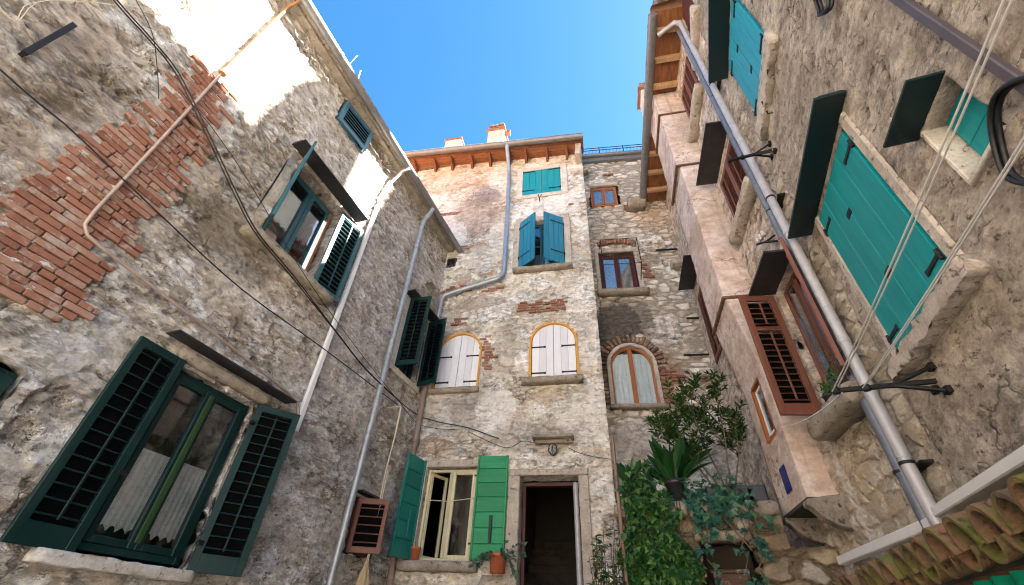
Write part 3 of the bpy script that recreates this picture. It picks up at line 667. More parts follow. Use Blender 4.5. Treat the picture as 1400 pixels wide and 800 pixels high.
for p, q in ((pq[3], pq[4]), (pq[7], pq[8]), (pq[10], pq[11])): dp.tube([p.lerp(q, .12), p.lerp(q, .15)], .069, 12); dp.tube([p.lerp(q, .6), p.lerp(q, .63)], .069, 12)
add('drainpipe', dp, mGalv, CH)
add('drainpipe', MB().tube(pq[11:], .058, 12).tube([FC.w(-2.51, 2.95, .1), FC.w(-2.51, 2.86, .1)], .072, 12), metal('dull_old_pipe', (.25, .19, .16), .6, .2, .4), CH)
for px, py, ht, wd_ in ((618, 198, .95, .62), (677, 190, 1.2, .62)):
    c = FC.hit(px, py+8, -1.0); cu, cv = c.x, c.y
    ch = add('chimney', MB().box(cu-wd_/2, cu+wd_/2, cv-1.6, cv+ht-.35, -1.4, -.9), mWhiteSurr, CH, FC, bevel=.02)
    if ht < 1: add('chimney_cap', MB().box(cu-wd_/2-.05, cu+wd_/2+.05, cv+ht-.35, cv+ht-.30, -1.45, -.85), mBrick, ch, FC)
    else:
        cc = MB().box(cu-wd_/2-.06, cu+wd_/2+.06, cv+ht-.35, cv+ht-.28, -1.46, -.84)
        for q in range(3):
            a0 = cu-.2+q*.2; cc.lathe([(.115, -.25), (.125, .25), (.09, .25), (.085, -.25)], (0, 0, 0), 12, M=FC.mat.inverted() @ FC.mat @ Matrix.Translation((a0, cv+ht-.06+random.uniform(-.05, .05), -1.15)) @ Matrix.Rotation(random.uniform(-.5, .5), 4, 'Z'))
            cc.box(a0-.09, a0+.09, cv+ht-.28, cv+ht+.05, -1.4, -1.2)
        cc.box(cu+wd_/2+.06, cu+wd_/2+.2, cv+ht-.42, cv+ht-.2, -1.2, -1.05)
        add('chimney_cap', cc, mBrick, ch, FC)
# top teal shutters (closed)
WT = add('window', rect_frame(MB(), -.68, .42, 9.95, 11.07, -.06, .0, .03), mTop, CH, FC)
for mir, u in ((False, -.67), (True, .41)): add('shutter', planks(.535, 1.10, hinge(u, 9.96, -.03, 0), 3, mir=mir), mTop, WT, FC, bevel=.003)
for mir, u in ((False, -.67), (True, .41)):
    for y in (.17, 1.05): hb = MB(); strap(hb, hinge(u, 9.96, -.03, 0), y, .31, mir=mir); add('hinge', hb, mIron, WT, FC)
add_each('surround', [(-.86, -.685, 9.8, 11.2, -.02, .022), (.425, .62, 9.8, 11.2, -.02, .022), (-.685, .425, 9.8, 9.945, -.02, .018), (-.685, .425, 11.075, 11.2, -.02, .018)], mWhiteSurr, WT, FC, bevel=.012)
# blue shutters half open
WB_ = casement(CH, FC, -.68, .43, 7.12, 8.78, -.12, mBlueG, .05, .05, rail=7.95); room(WB_, FC, -.68, .43, 7.12, 8.78, -.2)
add('curtain', wave_curtain(-.6, .35, 7.2, 7.7, -.17, 0), mSheer, WB_, FC)
hb = MB()
for mir, u, an in ((False, -.67, -36), (True, .42, 33)):
    M = hinge(u, 7.10, .02, radians(an)); add('shutter', planks(.545, 1.66, M, 4, mir=mir), mBlue, WB_, FC, bevel=.003)
    for y in (.35, 1.4): hb = MB(); strap(hb, M, y, .34, mir=mir); add('hinge', hb, mIron, WB_, FC)
add_each('surround', [(-.86, -.70, 7.1, 8.8, -.02, .03), (.45, .62, 7.1, 8.8, -.02, .03), (-.82, .60, 8.8, 8.96, -.02, .025)], mSurr, WB_, FC, bevel=.015)
add('sill', slab(-.82, .62, 6.97, 7.09, -.1, .14), mSill, WB_, FC)
# white arched shutters
def arched(cu, v0, vs_, v1, ring):
    r = .46; rv = v1-vs_
    rg = MB(); N_ = 40
    pts = [(cu-r, v0)]+[(cu-r*cos(pi*i/N_), vs_+rv*sin(pi*i/N_)) for i in range(N_+1)]+[(cu+r, v0)]
    jt = lambda q: ring*(1+.35*sin(q*1.7+cu*9)+.25*sin(q*4.1))
    o = [(cu+(x-cu)*(1+jt(q)/r), vs_+(y-vs_)*(1+jt(q)/rv) if y > vs_ else y) for q, (x, y) in enumerate(pts)]
    for i in range(len(pts)-1):
        j = random.uniform(-.003, .003)
        rg.prism([pts[i], pts[i+1], o[i+1], o[i]], -.06, .016+j)
    w = add('window', rg, mOchre, CH, FC)
    hb = MB()
    for mir in (False, True):
        top = lambda x: vs_-v0+rv*sqrt(max(0, 1-((r-x)/r)**2))
        M = hinge(cu+(r-.008 if mir else -r+.008), v0+.01, -.065, 0)
        add('shutter', planks(r-.012, 0, M, 3, top=top, mir=mir, t=.03, gap=.003), mWhiteP, w, FC, bevel=.002)
        for y in (.13, .74): hb = MB(); strap(hb, M, y, .27, mir=mir, t=.03, back=.02); add('hinge', hb, mIron, w, FC)
    add('room', MB().box(cu-.5, cu+.5, v0, v1+.02, -.2, -.101), mDark, w, FC)
    return w
w = arched(.125, 4.12, 4.97, 5.42, .045); add('sill', slab(-.50, .70, 3.97, 4.10, -.08, .17), mSill, w, FC)
w = arched(-1.92, 4.02, 4.87, 5.32, .04); add('sill', slab(-2.46, -1.40, 3.89, 4.0, -.08, .10), mSill, w, FC)
# small vent hole and its frame
add('vent', rect_frame(MB(), -2.6, -2.36, 7.45, 7.74, -.12, .01, .03).box(-2.6, -2.36, 7.4, 7.8, -.21, -.2), mDark, CH, FC)
# green-shuttered window
WG = add('window', rect_frame(MB(), -2.22, -1.28, .98, 2.42, -.16, -.10, .045).box(-1.80, -1.735, 1.02, 2.38, -.15, -.085), mCream, CH, FC, bevel=.004)
rb_ = rect_frame(MB(), -1.735, -1.325, 1.02, 2.38, -.145, -.09, .05); add('casement', rb_, mCream, WG, FC, bevel=.004); pane(WG, FC, -1.69, -1.37, 1.07, 2.33, -.12)
M = Matrix.Translation((-2.175, 1.02, -.14)) @ Matrix.Rotation(radians(62), 4, 'Y')
add('casement', rect_frame(MB(), 0, .40, 0, 1.36, -.02, .02, .05, M), mCream, WG, FC, bevel=.004)
add('pane', MB().box(.05, .35, .05, 1.31, -.003, .003, M), mGlass, WG, FC)
room(WG, FC, -2.22, -1.28, .98, 2.42, -.22, 1.2)
add('curtain_rod', MB().tube([(-2.2, 1.90, -.07), (-1.75, 1.875, -.065), (-1.28, 1.93, -.07)], .008, 6), mCream, WG, FC)
add('shutter', planks(.55, 1.62, hinge(-1.25, .98, .045, 0), 7, horiz=True, frame=.035, gap=.014), mGreen, WG, FC, bevel=.004)
add('shutter', planks(.52, 1.58, hinge(-2.25, .96, .03, radians(-104)), 6, horiz=True, frame=.04, flip=True, gap=.016), mGreenT, WG, FC, bevel=.004)
add_each('hinge', [(-.965, -.915, 1.22, 1.62, .085, .115), (-1.3, -1.22, 1.2, 1.23, .05, .07), (-1.3, -1.22, 2.25, 2.28, .05, .07)], mGreenD, WG, FC, bevel=.006)
add('hinge', MB().box(.2, .25, .3, .7, -.035, -.005, hinge(-2.25, .96, .03, radians(-104))), mGreenT, WG, FC, bevel=.006)
add('sill', slab(-2.42, -1.12, .82, .965, -.1, .17), mSill, WG, FC)
add_each('surround', [(-1.276, -1.20, .97, 2.47, -.05, .025), (-2.38, -2.225, .97, 2.47, -.05, .03), (-2.4, -1.18, 2.435, 2.56, -.05, .028)], mSurr, WG, FC, bevel=.012)
# doorway
DW = add('doorway', MB().box(-.70, -.49, -.05, 2.26, -.05, .035).box(.51, .68, -.05, 2.26, -.05, .03).box(-.68, .68, 2.265, 2.37, -.05, .04), mSurr, CH, FC, bevel=.015)
add('door_frame', MB().box(-.475, -.42, 0, 2.2, -.3, -.2).box(-.42, .46, 2.15, 2.21, -.3, -.2), mBrownD, DW, FC, bevel=.004)
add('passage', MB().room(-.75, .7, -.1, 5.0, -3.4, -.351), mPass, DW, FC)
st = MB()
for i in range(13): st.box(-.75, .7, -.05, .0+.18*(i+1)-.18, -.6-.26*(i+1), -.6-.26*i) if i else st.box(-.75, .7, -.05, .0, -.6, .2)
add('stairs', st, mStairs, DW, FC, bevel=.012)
add('pipe', MB().tube([(.44, -.05, -.22), (.44, 2.2, -.22)], .045, 10).tube([(.44, .62, -.22), (.44, .68, -.22)], .055, 10), mPipe, DW, FC)
add('canopy', slab(-.27, .47, 2.86, 2.91, -.05, .22, .004).box(-.22, .42, 2.80, 2.86, -.02, .08), mSill, CH, FC)
# brick scars, iron hook
def bricks(u0, u1, v0, v1, h=.062, ln=.2, p=.85):
    mb = MB(); v = v0
    while v < v1:
        u = u0+random.uniform(-.08, .08)
        while u < u1:
            e = u+random.uniform(.6, 1.1)*ln
            if random.random() < p: mb.box(u, e-.012, v, v+h-.01, -.05, random.uniform(-.004, .014))
            u = e
        v += h+.004
    return mb
bs = bricks(-.62, .3, 5.78, 6.08); 
for b4 in ((-2.55, -1.95, 6.6, 6.75), (-2.5, -2.1, 8.05, 8.12), (-1.5, -1.2, 6.5, 6.6), (.6, .95, 9.3, 9.36), (-3.1, -2.7, 9.5, 9.58), (-2.2, -1.95, 5.6, 5.85), (-1.42, -1.25, 4.4, 5.3)): 
    add('brick_patch', bricks(*b4, p=.8), mBrick, CH, FC, bevel=.006, seg=2)
add('brick_patch', bs, mBrick, CH, FC, bevel=.006, seg=2)
add('hook', MB().tube([(-.18, 9.62, -.02), (-.18, 9.62, .1), (-.2, 9.75, .13)], .014, 6).tube([(-.18, 9.64, .1), (-.1, 9.76, .12)], .012, 6), mIron, CH, FC)

# ================================================================== stone house
SH = empty('house', (.4, 8.6, 0), 'bare stone house set back on the right with an arched curtained window and roof terrace', 'house', 'old stone houses round the courtyard')
holes = [dict(u0=-.95, u1=-.20, v0=9.92, v1=10.74, d=.16), dict(u0=-.92, u1=-.04, v0=6.70, v1=8.0, d=.2), dict(u0=-.93, u1=-.04, v0=3.79, v1=5.15, d=.18, arch=4.68)]
add('wall', wall_mesh(-1.5, 2.6, G0, 12.0, holes, .04, coarse_v=[(G0, 1., .3)]), mS, SH, FS)
body(SH, FS, -1.4, 2.6, 11.9, -1.2, -7, mPl)
gt = MB().gutter(FS.w(-1.25, 12.22, .1), FS.w(2.2, 12.2, .1), .075, 8); gt.box(-1.25, 2.2, 11.98, 12.16, -1, .06, FS.mat); add('gutter', gt, mGut, SH)
rl = MB()
for v in (12.92, 12.80, 12.40): rl.tube([(-1.3, v, -.1), (2.0, v, -.1)], .013, 6)
for i in range(60):
    u = -1.28+i*.055
    if i % 14 == 0: rl.tube([(u, 12.15, -.1), (u, 12.95, -.1)], .016, 6)
    elif i % 2 == 0: rl.tube([(u, 12.4, -.1), (u+.02, 12.5, -.1), (u-.012, 12.62, -.1), (u+.012, 12.72, -.1), (u, 12.8, -.1)], .006, 5)
    else: rl.tube([(u, 12.4, -.1), (u-.015, 12.55, -.1), (u+.03, 12.66, -.1)], .005, 5)
add('railing', rl, mIron, SH, FS)
def curtained(fr, par, u0, u1, v0, v1, n, mat, cmat, t=.045, st=.05):
    w = casement(par, fr, u0, u1, v0, v1, n, mat, t, st); c = (u0+u1)/2
    add('curtain', wave_curtain(u0+t, c-.01, v0+t, v1-t, n-.05, 0, .010, .09), cmat, w, fr); add('curtain', wave_curtain(c+.01, u1-t, v0+t, v1-t, n-.05, 0, .010, .08), cmat, w, fr)
    room(w, fr, u0, u1, v0, v1, n-.09, .5); return w
w = curtained(FS, SH, -.95, -.20, 9.92, 10.74, -.06, mOrange, mLace)
add('lintel', MB().box(-1.0, -.14, 10.76, 10.90, -.05, .03), mSurr, w, FS, bevel=.012)
w = curtained(FS, SH, -.92, -.04, 6.70, 8.0, -.12, mBrownD, mLace, .05, .06)
add('sill', slab(-1.05, .16, 6.56, 6.68, -.1, .16), mSill, w, FS)
add_each('surround', [(-1.02, -.93, 6.69, 8.12, -.05, .03), (-.03, .09, 6.69, 8.12, -.05, .03), (-.93, -.03, 8.0, 8.12, -.05, .028)], mSurr, w, FS, bevel=.012)
ct = MB()
for n_, v in ((.42, 8.05), (.42, 7.2)): ct.tube([(-.88, v, n_), (.02, v, n_)], .009, 6)
for u in (-.88, .02): ct.tube([(u, 7.0, .03), (u, 7.2, .42), (u, 8.05, .42), (u, 8.12, .03)], .010, 6); ct.tube([(u, 7.65, .03), (u, 7.2, .42)], .008, 6)
for n_ in (.12, .22, .32): ct.tube([(-.88, 7.6+n_*.2, n_), (.02, 7.6+n_*.2, n_)], .004, 5)
add('drying_rack', ct, mIron, w, FS)
# arched window: orange wood, one tall bowed leaf pair
cu, r = -.485, .445; N_ = 30
rg = MB(); pts = [(cu-r, 3.79)]+[(cu-r*cos(pi*i/N_), 4.68+.47*sin(pi*i/N_)) for i in range(N_+1)]+[(cu+r, 3.79)]
o_ = [(cu+(x-cu)*.90, 4.68+(y-4.68)*.90 if y > 4.68 else y) for x, y in pts]
for i in range(len(pts)-1): rg.prism([o_[i], o_[i+1], pts[i+1], pts[i]], -.14, -.08)
rg.box(cu-.045, cu+.045, 3.79, 5.1, -.135, -.065); rg.box(cu-r, cu+r, 3.79, 3.84, -.139, -.081)
w = add('window', rg, mOrange, SH, FS, bevel=.003)
add('pane', MB().prism([(x, y) for x, y in o_], -.125, -.12), mGlass, w, FS)
add('curtain', wave_curtain(cu-r+.04, cu-.03, 3.82, 5.02, -.135, 0, .012, .11), mSheer, w, FS); add('curtain', wave_curtain(cu+.03, cu+r-.04, 3.82, 5.02, -.135, 0, .012, .11), mSheer, w, FS)
room(w, FS, cu-r, cu+r, 3.79, 5.2, -.18, .5)
add('sill', slab(-1.02, .12, 3.70, 3.775, -.1, .10), mSill, w, FS)
sr = MB(); N_ = 26
for i in range(N_): 
    a0, a1 = pi*i/N_, pi*(i+1)/N_
    sr.prism([(cu-r*cos(a0), 4.68+.47*sin(a0)), (cu-r*cos(a1), 4.68+.47*sin(a1)), (cu-(r+.07)*cos(a1), 4.68+.54*sin(a1)), (cu-(r+.07)*cos(a0), 4.68+.54*sin(a0))], -.1, .02)
sr.box(cu-r-.07, cu-r, 3.78, 4.68, -.1, .02); sr.box(cu+r, cu+r+.07, 3.78, 4.68, -.1, .02); add('surround', sr, mSurr, w, FS)
br = MB()
for i in range(19):
    a0 = pi*(i+.5)/19
    M = Matrix.Translation((cu-.53*cos(a0), 4.68+.555*sin(a0), 0)) @ Matrix.Rotation(pi/2-(pi-a0) if False else (pi-a0)-pi/2, 4, 'Z')
    br.box(-.032, .032, 0, random.uniform(.16, .22), -.05, random.uniform(.015, .035), M)
for i in range(9): br.box(cu-.68, cu-.53, 3.82+i*.095, 3.90+i*.095, -.05, random.uniform(.01, .03))
for i in range(8): br.box(cu+.53, cu+.53+random.uniform(.1, .24), 3.82+i*.1, 3.905+i*.1, -.05, random.uniform(.0, .02))
add('brick_arch', br, mBrickD, w, FS, bevel=.006)
br = MB()
for i in range(13):
    t = (i-6)/6; br.box(-.03, .03, 0, .15, -.05, .025, Matrix.Translation((-.46+t*.42, 8.33-.07*t*t, 0)) @ Matrix.Rotation(-t*.22, 4, 'Z'))
for b4 in ((-.1, .25, 9.6, 9.8), (-.5, -.2, 11.3, 11.36), (.15, .45, 4.3, 4.5), (.1, .2, 7.1, 7.5)): add('brick_patch', bricks(*b4), mBrick, SH, FS, bevel=.006)
add('brick_patch', br, mBrick, SH, FS, bevel=.006)
add('bracket_stone', slab(.02, .50, 9.55, 9.88, -.05, .30, .02, 8), mSill, SH, FS)
add('bracket_stone', slab(.78, 1.0, 7.3, 7.46, -.05, .26, .015, 8), mSurr, SH, FS); add('bracket_stone', slab(.78, 1.02, 4.3, 4.42, -.05, .25, .015, 8), mSurr, SH, FS)
for u0, u1, v in ((.52, 1.05, 7.95), (.85, 1.36, 5.8), (.6, 1.15, 4.86)): add('wall_tie', MB().box(u0, u1, v, v+.03, .0, .045), mIron, SH, FS, bevel=.005)

# ================================================================== far right house with the pink bay
FH = empty('house', (1.6, 5.5, 0), 'pink plastered house on the right with brown louvred shutters and a tall projecting bay', 'house', 'old stone houses round the courtyard')
holes = [dict(u0=-1.18, u1=-.50, v0=1.98, v1=3.56, d=.2), dict(u0=-1.46, u1=-.52, v0=5.04, v1=6.14, d=.12), dict(u0=-1.60, u1=-.70, v0=8.02, v1=9.3, d=.12), dict(u0=-4.5, u1=-3.6, v0=4.45, v1=6.1, d=.12)]
add('wall', wall_mesh(-5.3, .03, G0, 9.95, holes, .04, coarse_v=[(G0, .4, .25)]), mF, FH, FF)
body(FH, FF, -5.3, 0, 9.9, -1.2, -7, mPl)
# eave: soffit, rafters, gutter
sf = MB()
for i in range(5): sf.box(-5.4, .0, 9.93+i*.001, 9.955, -.05+i*.132, .078+i*.132)
add('soffit', sf, wood('soffit_boards_right', (.34, .15, .065), (.18, .07, .03), ax=(3, 30, 30)), FH, FF)
for i in range(9): add('rafter', MB().box(-.35-i*.58-.05, -.35-i*.58+.05, 9.80, 9.925, -.05, .56), mRaft, FH, FF, bevel=.008)
ga, gb = Vector((1.165, 3.81, 9.8+EYE)), Vector((.465, 8.42, 9.78+EYE))
gt = MB().gutter(ga, gb, .095, 9)
for t in np.linspace(.04, .98, 7): p = ga.lerp(gb, t); gt.gutter(p, p+(gb-ga).normalized()*.04, .104, 9)
gt.tube([ga, ga+(gb-ga).normalized()*.01], .094, 9); gt.tube([gb, gb+(gb-ga).normalized()*.01], .094, 9); add('gutter', gt, mGut, FH)
add('roof', tile_roof(FF.w(.1, 10.0, .58), FF.w(-1, 0, 0)-FF.w(0, 0, 0), FF.w(0, .33, -1)-FF.w(0, 0, 0), 16, 5.6), mTile, FH)
cc = FF.w(-2.1, 10.2, -.1)
ch = add('chimney', MB().box(-3.7, -3.15, 10.0, 13.0, -.2, .3), mPl, FH, FF, bevel=.02); add('chimney_cap', MB().box(-3.78, -3.07, 13.0, 13.08, -.28, .38).box(-3.7, -3.15, 13.08, 13.4, -.2, .3), mBrick, ch, FF)
# bay: stacked bodies with dark string courses, one mesh
prof = [(.27, 1.30), (.27, 2.86), (.40, 3.93), (.43, 3.97), (.43, 7.15), (.48, 7.17), (.48, 9.0), (.50, 9.02), (.50, 9.92)]
mwin = dict(a0=.26, a1=.60, v0=2.12, v1=2.80)
def bay_sheet():
    mb = MB(); dep = .92; vs = []; fs = []
    vv = []; 
    for i in range(len(prof)-1):
        (t0, v0), (t1, v1) = prof[i], prof[i+1]; n = max(1, int((v1-v0)/.05))
        for k in range(n): f = k/n; vv.append((t0+(t1-t0)*f, v0+(v1-v0)*f))
    vv.append(prof[-1])
    vv = np.array(vv)
    for key in ('v0', 'v1'):
        i = int(np.argmin(abs(vv[:, 1]-mwin[key]))); vv[i, 1] = mwin[key]
    # path around: near face from the wall outwards, rounded corner, front face back to the far corner, far face
    path = []
    for k in range(10): path.append(('n', k/10))
    for k in range(5): path.append(('c', k/4))
    fr_ = sorted(set(np.round(list(np.linspace(.03, dep, 22)), 4).tolist()+[mwin['a0'], mwin['a1']]))
    for a in fr_[1:]: path.append(('f', a))
    for k in range(1, 5): path.append(('r', k/4))
    P = len(path)
    for t, v in vv:
        for kind, q in path:
            if kind == 'n': x, y = .08-(t+.05)*q, 0.0
            elif kind == 'c': w = q*pi/2; x, y = -t+.03-.03*sin(w), .03-.03*cos(w)
            elif kind == 'f': x, y = -t, q
            else: x, y = -t+(t+.08)*q, dep
            vs.append((x, v, -y))
    for j in range(len(vv)-1):
        for i in range(P-1):
            k0, k1 = path[i], path[i+1]
            if k0[0] == 'f' and k1[0] == 'f' and mwin['a0']-1e-3 <= k0[1] and k1[1] <= mwin['a1']+1e-3 and mwin['v0']-1e-3 <= vv[j][1] and vv[j+1][1] <= mwin['v1']+1e-3: continue
            fs.append((j*P+i, (j+1)*P+i, (j+1)*P+i+1, j*P+i+1))
    return mb.add(vs, fs, None, True)
bay = add('bay', bay_sheet(), mB, FH, FK)
for t, v in ((.43, 3.97), (.48, 7.16), (.50, 9.01)):
    sc = MB()
    sc.box(-t-.022, .06, v-.022, v+.022, -.02, .022); sc.box(-t-.024, -t+.02, v-.024, v+.024, -.95, -.02)
    add('string_course', sc, mCourse, bay, FK, bevel=.006)
# little window in the bay front
FM = Fr(FK.o, -82); t0 = .27
wm = MB(); rect_frame(wm, -.60, -.26, 2.12, 2.80, t0-.07, t0-.035, .04); wbay = add('window', wm, mOrange, FH, FM, bevel=.004)
add_each('reveal', [(-.64, -.60, 2.1, 2.82, t0-.16, t0-.004), (-.26, -.22, 2.1, 2.82, t0-.16, t0-.004), (-.6, -.26, 2.80, 2.84, t0-.16, t0-.004), (-.6, -.26, 2.08, 2.12, t0-.16, t0-.004)], mOrange, wbay, FM)
add('casement', rect_frame(MB(), -.555, -.305, 2.16, 2.76, t0-.065, t0-.028, .022), mWhiteP, wbay, FM); pane(wbay, FM, -.535, -.325, 2.18, 2.74, t0-.045)
add('room', MB().box(-.7, -.2, 2.0, 2.9, t0-.3, t0-.17), mDark, wbay, FM)
# corbels carrying the bay
cpts = [(.36, 1.30), (-.285, 1.30), (-.295, 1.24), (-.25, 1.22), (-.17, 1.12), (-.06, 1.05), (.06, 1.02), (.17, 1.0), (.26, .93), (.36, .88)]
cpts = [(.36, 1.38), (-.10, 1.33)]+cpts[1:]
for d in (0, -.80): add('corbel', MB().prism(cpts[::-1], d-.13, d+.014), stone_mat('corbel_stone_%s' % ('near' if d == 0 else 'far'), (.24, .20, .17), (.36, .32, .28)), FH, FK, bevel=.012)
add('bay_floor', MB().box(-.27, .1, 1.285, 1.32, -.9, 0), mDark, FH, FK)
# brown shuttered window
FW = add('window', rect_frame(MB(), -1.18, -.50, 1.98, 3.56, -.14, -.08, .05).box(-.87, -.81, 2.03, 3.5, -.13, -.06), mBrown, FH, FF, bevel=.004)
add('curtain', wave_curtain(-1.12, -.55, 2.02, 3.5, -.17, 0, .008, .2), mCurt, FW, FF); pane(FW, FF, -1.12, -.88, 2.04, 3.5, -.10); pane(FW, FF, -.80, -.56, 2.04, 3.5, -.10)
room(FW, FF, -1.18, -.5, 1.98, 3.56, -.2, .5)
add('shutter', louvre(.42, 1.58, hinge(-1.19, 1.98, .03, radians(-84)), flip=True, st=.07, pitch=.075, rails=(1.08,), rb=.13), [mBrown, mGapShade], FW, FF, bevel=.004)
add('shutter', louvre(.40, 1.58, hinge(-.50, 1.98, .03, radians(150)), mir=True, flip=True, st=.07, pitch=.075, rails=(1.08,), rb=.13), [mBrown, mGapShade], FW, FF, bevel=.004)
add('sill', slab(-1.32, -.32, 1.74, 1.93, -.1, .20), mSill, FW, FF)
add('lintel', MB().box(-1.24, -.42, 3.60, 3.63, -.02, .30), mHood, FW, FF, bevel=.003)
# louvred closed windows above
def closed_louvre(u0, u1, v0, v1, sill=True, hood=None):
    w = add('window', rect_frame(MB(), u0, u1, v0, v1, -.08, .0, .03), mMaroon, FH, FF); c = (u0+u1)/2
    add('shutter', louvre(c-u0-.03, v1-v0-.04, hinge(u0+.025, v0+.02, -.03, 0), st=.055, pitch=.06, rod=True), [mMaroon, mGapShade], w, FF, bevel=.003)
    add('shutter', louvre(c-u0-.03, v1-v0-.04, hinge(u1-.025, v0+.02, -.03, 0), mir=True, st=.055, pitch=.06, rod=True), [mMaroon, mGapShade], w, FF, bevel=.003)
    add('room', MB().box(u0, u1, v0, v1, -.2, -.121), mDark, w, FF)
    if sill: add('sill', slab(u0-.12, u1+.12, v0-.19, v0-.05, -.08, .15), mSurr, w, FF)
    if hood: add('lintel', MB().box(u0-.12, u1+.12, v1+hood, v1+hood+.03, -.02, .32), mHood, w, FF, bevel=.003)
closed_louvre(-1.46, -.52, 5.04, 6.14, True, .2); closed_louvre(-1.60, -.70, 8.02, 9.3); closed_louvre(-4.5, -3.6, 4.45, 6.1, False, .35)
add('iron_bracket', MB().tube([(-.62, 3.95, 0), (-.62, 3.95, .16), (-.7, 4.0, .2)], .014, 6).tube([(-.62, 4.05, 0), (-.62, 3.95, .14)], .012, 6), mIron, FH, FF)
for q in range(3): add('insulator', MB().lathe([(.0, 0), (.026, .0), (.03, .03), (.018, .045), (.03, .06), (.022, .085), (0, .09)], FF.w(-.56-.09*q, 4.0+.03*q, .15), 12), plain('porcelain_%s' % 'abc'[q], (.5, .44, .38), .3, .1), FH)

# ================================================================== near right house
NH = empty('house', (1.75, 1.0, 0), 'near house on the right with grey brown cement wall and large teal shutters', 'house', 'old stone houses round the courtyard')
holes = [dict(u0=-3.62, u1=-2.62, v0=1.80, v1=3.34, d=.10), dict(u0=-3.62, u1=-2.66, v0=5.18, v1=6.6, d=.10), dict(u0=-2.11, u1=-1.80, v0=2.03, v1=2.50, d=.16), dict(u0=-4.45, u1=-3.55, v0=8.75, v1=10.0, d=.1)]
add('wall', wall_mesh(-3.92, .9, G0, 11.4, holes, .045, coarse_u=[(-.4, .9, .4)], coarse_v=[(G0, .3, .3), (8., 11.4, .15)]), mN, NH, FN)
body(NH, FN, -3.9, .9, 11.35, -1.2, -9, mPl)
add('roof', tile_roof(FN.w(1.1, 11.45, .35), FN.w(-1, 0, 0)-FN.w(0, 0, 0), (1, 0, .32), 20, 5.45), mTile, NH)
add('eave', MB().box(-4.3, 1.0, 11.38, 11.42, -.2, .22), mRaft, NH, FN)
gt = MB().gutter(FN.w(1.1, 11.35, .27), FN.w(-4.42, 11.33, .27), .10, 9)
for u in np.arange(-4.2, 1, .8): gt.gutter(FN.w(u, 11.34, .27), FN.w(u+.04, 11.34, .27), .109, 9)
gt.box(-4.43, -4.42, 11.23, 11.33, .17, .37, FN.mat); add('gutter', gt, mGut, NH)
def teal(u0, u1, v0, v1, mat, nb, hood, su0, su1, sv0, sv1, surr=True):
    w = add('window', rect_frame(MB(), u0, u1, v0, v1, -.07, -.035, .03), mat, NH, FN); c = (u0+u1)/2; hb = MB(); h = v1-v0
    for mir, u in ((False, u0+.012), (True, u1-.012)):
        M = hinge(u, v0+.012, -.03, 0); add('shutter', planks(c-u0-.014, h-.024, M, nb, mir=mir, t=.038, gap=.004), mat, w, FN, bevel=.003)
        for y in (.14, h-.2): hb = MB(); strap(hb, M, y, .17, mir=mir, t=.04, back=.03); add('hinge', hb, mIron, w, FN, bevel=.003)
    for y in (h*.28, h*.70): add('latch', MB().box(c-.075, c+.02, v0+y, v0+y+.055, .006, .015), mIron, w, FN, bevel=.003)
    add('room', MB().box(u0, u1, v0, v1, -.2, -.101), mDark, w, FN)
    add('lintel', MB().box(u0-.32 if surr else u0-.2, u1+.27, v1+.10, v1+.13, -.02, hood).box(u0-.3 if surr else u0-.18, u1+.25, v1+.13, v1+.17, -.02, hood-.05), mHoodG, w, FN, bevel=.003)
    add('sill', slab(su0, su1, sv0, sv1, -.08, (.085 if surr else .06), .014, 22, .2), mSurr, w, FN)
    if surr: add_each('surround', [(u1+.008, u1+.125, v0-.02, v1+.08, -.03, .008), (u0-.11, u0-.008, v0-.02, v1+.08, -.03, .006)], mSurr, w, FN, bevel=.02)
teal(-3.62, -2.62, 1.80, 3.34, mTeal, 2, .20, -3.76, -2.42, 1.665, 1.775)
teal(-3.62, -2.66, 5.18, 6.6, mTealUp, 3, .25, -3.75, -2.52, 4.92, 5.14, False)
ws = add('window', MB().box(-2.11, -1.80, 2.02, 2.51, -.18, -.162), mDark, NH, FN)
add('shutter', planks(.24, .45, hinge(-2.095, 2.04, -.13, 0), 1, t=.02).box(-2.095, -1.855, 2.26, 2.265, -.108, -.105), mTeal, ws, FN, bevel=.003)
add('hinge', MB().box(-1.93, -1.865, 2.10, 2.135, -.105, -.095), mIron, ws, FN)
add_each('reveal', [(-2.125, -1.79, 2.0, 2.03, -.17, .006), (-2.14, -2.112, 2.0, 2.5, -.17, .004)], mWhiteSurr, ws, FN, bevel=.006)
add('lintel', MB().box(-2.20, -1.76, 2.52, 2.54, -.10, .16), mHoodG, ws, FN, bevel=.003)
wb = add('window', rect_frame(MB(), -4.45, -3.55, 8.75, 10.0, -.06, .0, .05), mBrownD, NH, FN); add('shutter', planks(.88, 1.22, hinge(-4.44, 8.77, -.02, 0), 4), mBrownD, wb, FN, bevel=.003)
add('sill', slab(-4.55, -3.45, 8.55, 8.72, -.08, .12), mSurr, wb, FN)
add('upper_wall', wall_mesh(-4.55, -3.92, 10.0, 11.4, (), .06), mF, NH, Fr((1.75-.02, 0), -90))
